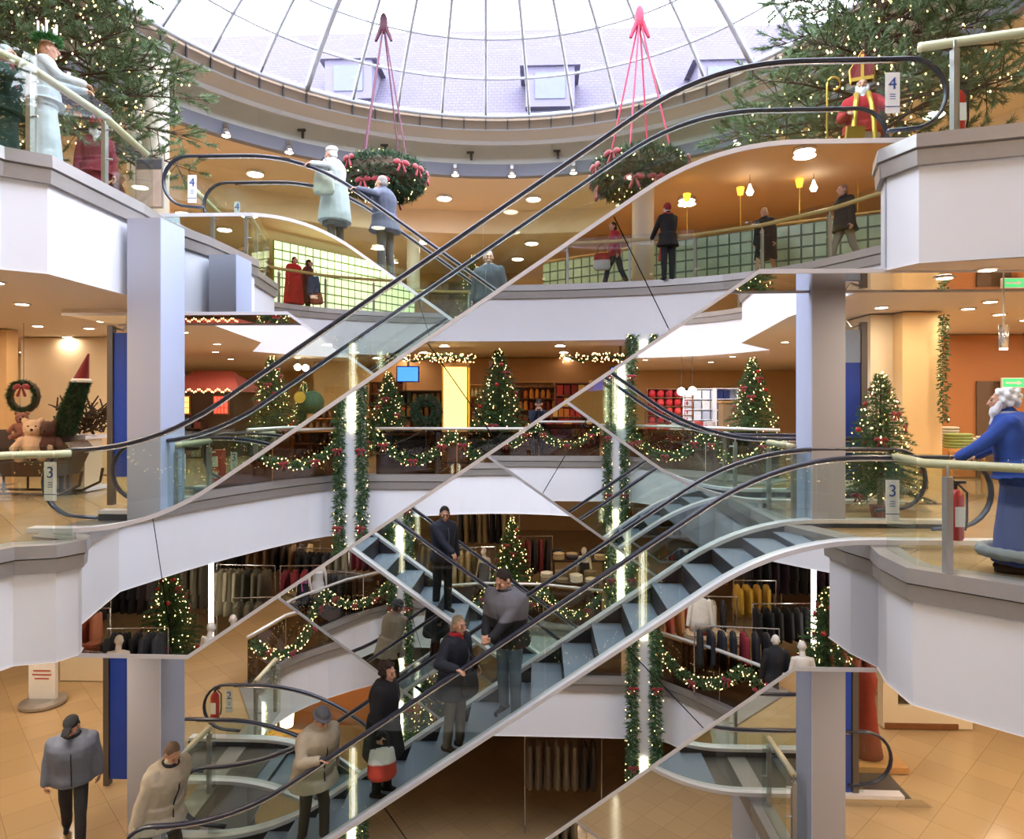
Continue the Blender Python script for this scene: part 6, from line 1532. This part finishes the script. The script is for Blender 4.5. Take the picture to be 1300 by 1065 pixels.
wallbox(-13,-4.6,L2,9.5,-4.4,L3-SL-.02,mat('shop_wall_brown','#8a6c4c',.7,var=.1),'wall_front')
wallbox(-13,-7.2,L3,11,-7.0,L4-SL-.02,mat('shop_wall_amber','#b98a58',.7,var=.1),'wall_front')
XR=[(60,-2.2,2.4,'coat',['#2a262a','#4a3a34','#1e1e22'],'dark coats'),(140,-3.2,2.4,'coat',['#3a3430','#22222a','#5a4a3c'],'charcoal and brown coats'),(215,-3.6,2.2,'dress',['#6d5a4a','#2c2a2e','#8c7a64'],'brown and grey dresses'),(290,-3.0,2.2,'coat',['#57503f','#7a7058','#2f2e2a'],'moss green coats'),(360,-2.6,2.0,'shirt',['#8a6a4a','#3a2c28','#a08862'],'tan shirts'),(410,-1.6,1.4,'shirt',['#26262c','#3c3c48'],'navy shirts'),
 (880,-3.2,2.2,'coat',['#7a3a2c','#3c2420','#9c6a3c'],'rust coats'),(945,-3.4,2.0,'shirt',['#c08a3c','#d8b060','#8a5a2c'],'amber shirts'),(1040,-3.0,2.4,'coat',['#2a1c24','#1a1a1e','#4a2434'],'aubergine coats'),(1110,-1.6,2.2,'coat',['#5a2030','#28222a','#7a2c2c'],'burgundy coats'),(1180,.2,2.2,'coat',['#2a2430','#3a2030','#1e1c22'],'dark plum coats'),(1240,1.2,2.0,'coat',['#2f2a28','#4c2a30'],'dark brown coats')]
for k,(px,Y,L,kd,cc,nm_) in enumerate(XR):
    rack(MX(px,Y),Y,L2,rnd.uniform(-.1,.1),L,kd,cc,'tall wall rack of %s, %s side of the near second floor'%(nm_,'left' if px<600 else 'right'),(nm_+' on the wall rack','one of the %s hanging'%nm_,'tall wall rack, near second floor'),h=2.35,gap=.12)
for k,(px,Y,cc,nm_) in enumerate(((330,.9,['#5a4a3a','#8a7a5c'],'brown'),(120,1.9,['#a8604c','#2c2c30'],'salmon'),(905,.3,['#7a2c2c','#c8b090'],'red and cream'),(1135,1.9,['#2b2a2e','#6a5a4a'],'grey'))):
    table_with(MX(px,Y),Y,L2,1.3,.7,.8,M['wood'],'low wooden table of folded %s garments on the near second floor'%nm_,cc,'folded %s garment on its low table, near second floor'%nm_,'folded %s garments'%nm_,5,4,2)
# more of the lit shop behind the near third-floor rail
for k,(px,Y,kind,cc,nm_) in enumerate(((470,-5.6,'box',['#7a4a2c','#c08a4a','#5a2c24'],'russet boxes'),(660,-6.2,'bottle',['#c8803a','#e0b060','#7a3420'],'amber bottles'),(795,-5.0,'box',['#c8a878','#8a3a2c','#e0c8a0'],'cream and red boxes'),(420,-4.6,'jar',['#5a4a3c','#8a6c4a'],'stoneware jars'))):
    shelf_full(MX(px,Y),Y,L3,PI,2.2,2.3,.4,6,M['woodl'],'tall shelf of %s at the back of the near third floor'%nm_,kind,cc,11,'one of the %s on the tall shelf, near third floor'%nm_,nm_+', near third floor')
XR2=[(100,1.2,1.3,'shirt',['#b86a54','#2c2c30','#c07a60'],'salmon and black shirts'),(175,2.4,1.2,'shirt',['#23262e','#3a3e48'],'blue-black shirts'),(330,.2,1.2,'coat',['#6a624c','#8a8268'],'reed green coats'),(392,-.4,1.1,'shirt',['#8c3038','#5a2028'],'ruby shirts'),
 (862,-.1,1.1,'shirt',['#c8644c','#d89a5c'],'peach shirts'),(905,-.3,1.1,'shirt',['#e0d8c8','#2a2a2e'],'white and black shirts'),(1000,.2,1.6,'shirt',['#17171b','#2a2a30'],'jet black shirts'),(1072,.0,1.1,'coat',['#6a2430','#2c2228'],'garnet coats'),(1130,.6,1.3,'coat',['#b8765c','#3a2a2c'],'copper coats')]
for k,(px,Y,L,kd,cc,nm_) in enumerate(XR2):
    rack(MX(px,Y),Y,L2,rnd.uniform(-.15,.15),L,kd,cc,'middle chrome rack of %s, %s side of the near second floor'%(nm_,'left' if px<600 else 'right'),(nm_+' on the middle rack','one of the %s hanging'%nm_,'middle rack, near second floor'),h=1.6,gap=.2)
for k,(px,Y) in enumerate(((560,21.5),(675,22.8),(600,21.0))):
    rack(XP(px,Y),Y,L2,.1*k,1.4,'coat',[['#8a7a5c','#3a342c'],['#7c2c34','#2c2a2e'],['#c8b48c','#6c5c44']][k],'rack of %s coats on the far second floor'%['khaki','wine and black','sand'][k],(['khaki','wine and black','sand'][k]+' coats, far second floor','one of the %s coats hanging'%['khaki','wine and black','sand'][k],'rack on the far second floor'),h=1.6,gap=.2)
flush()
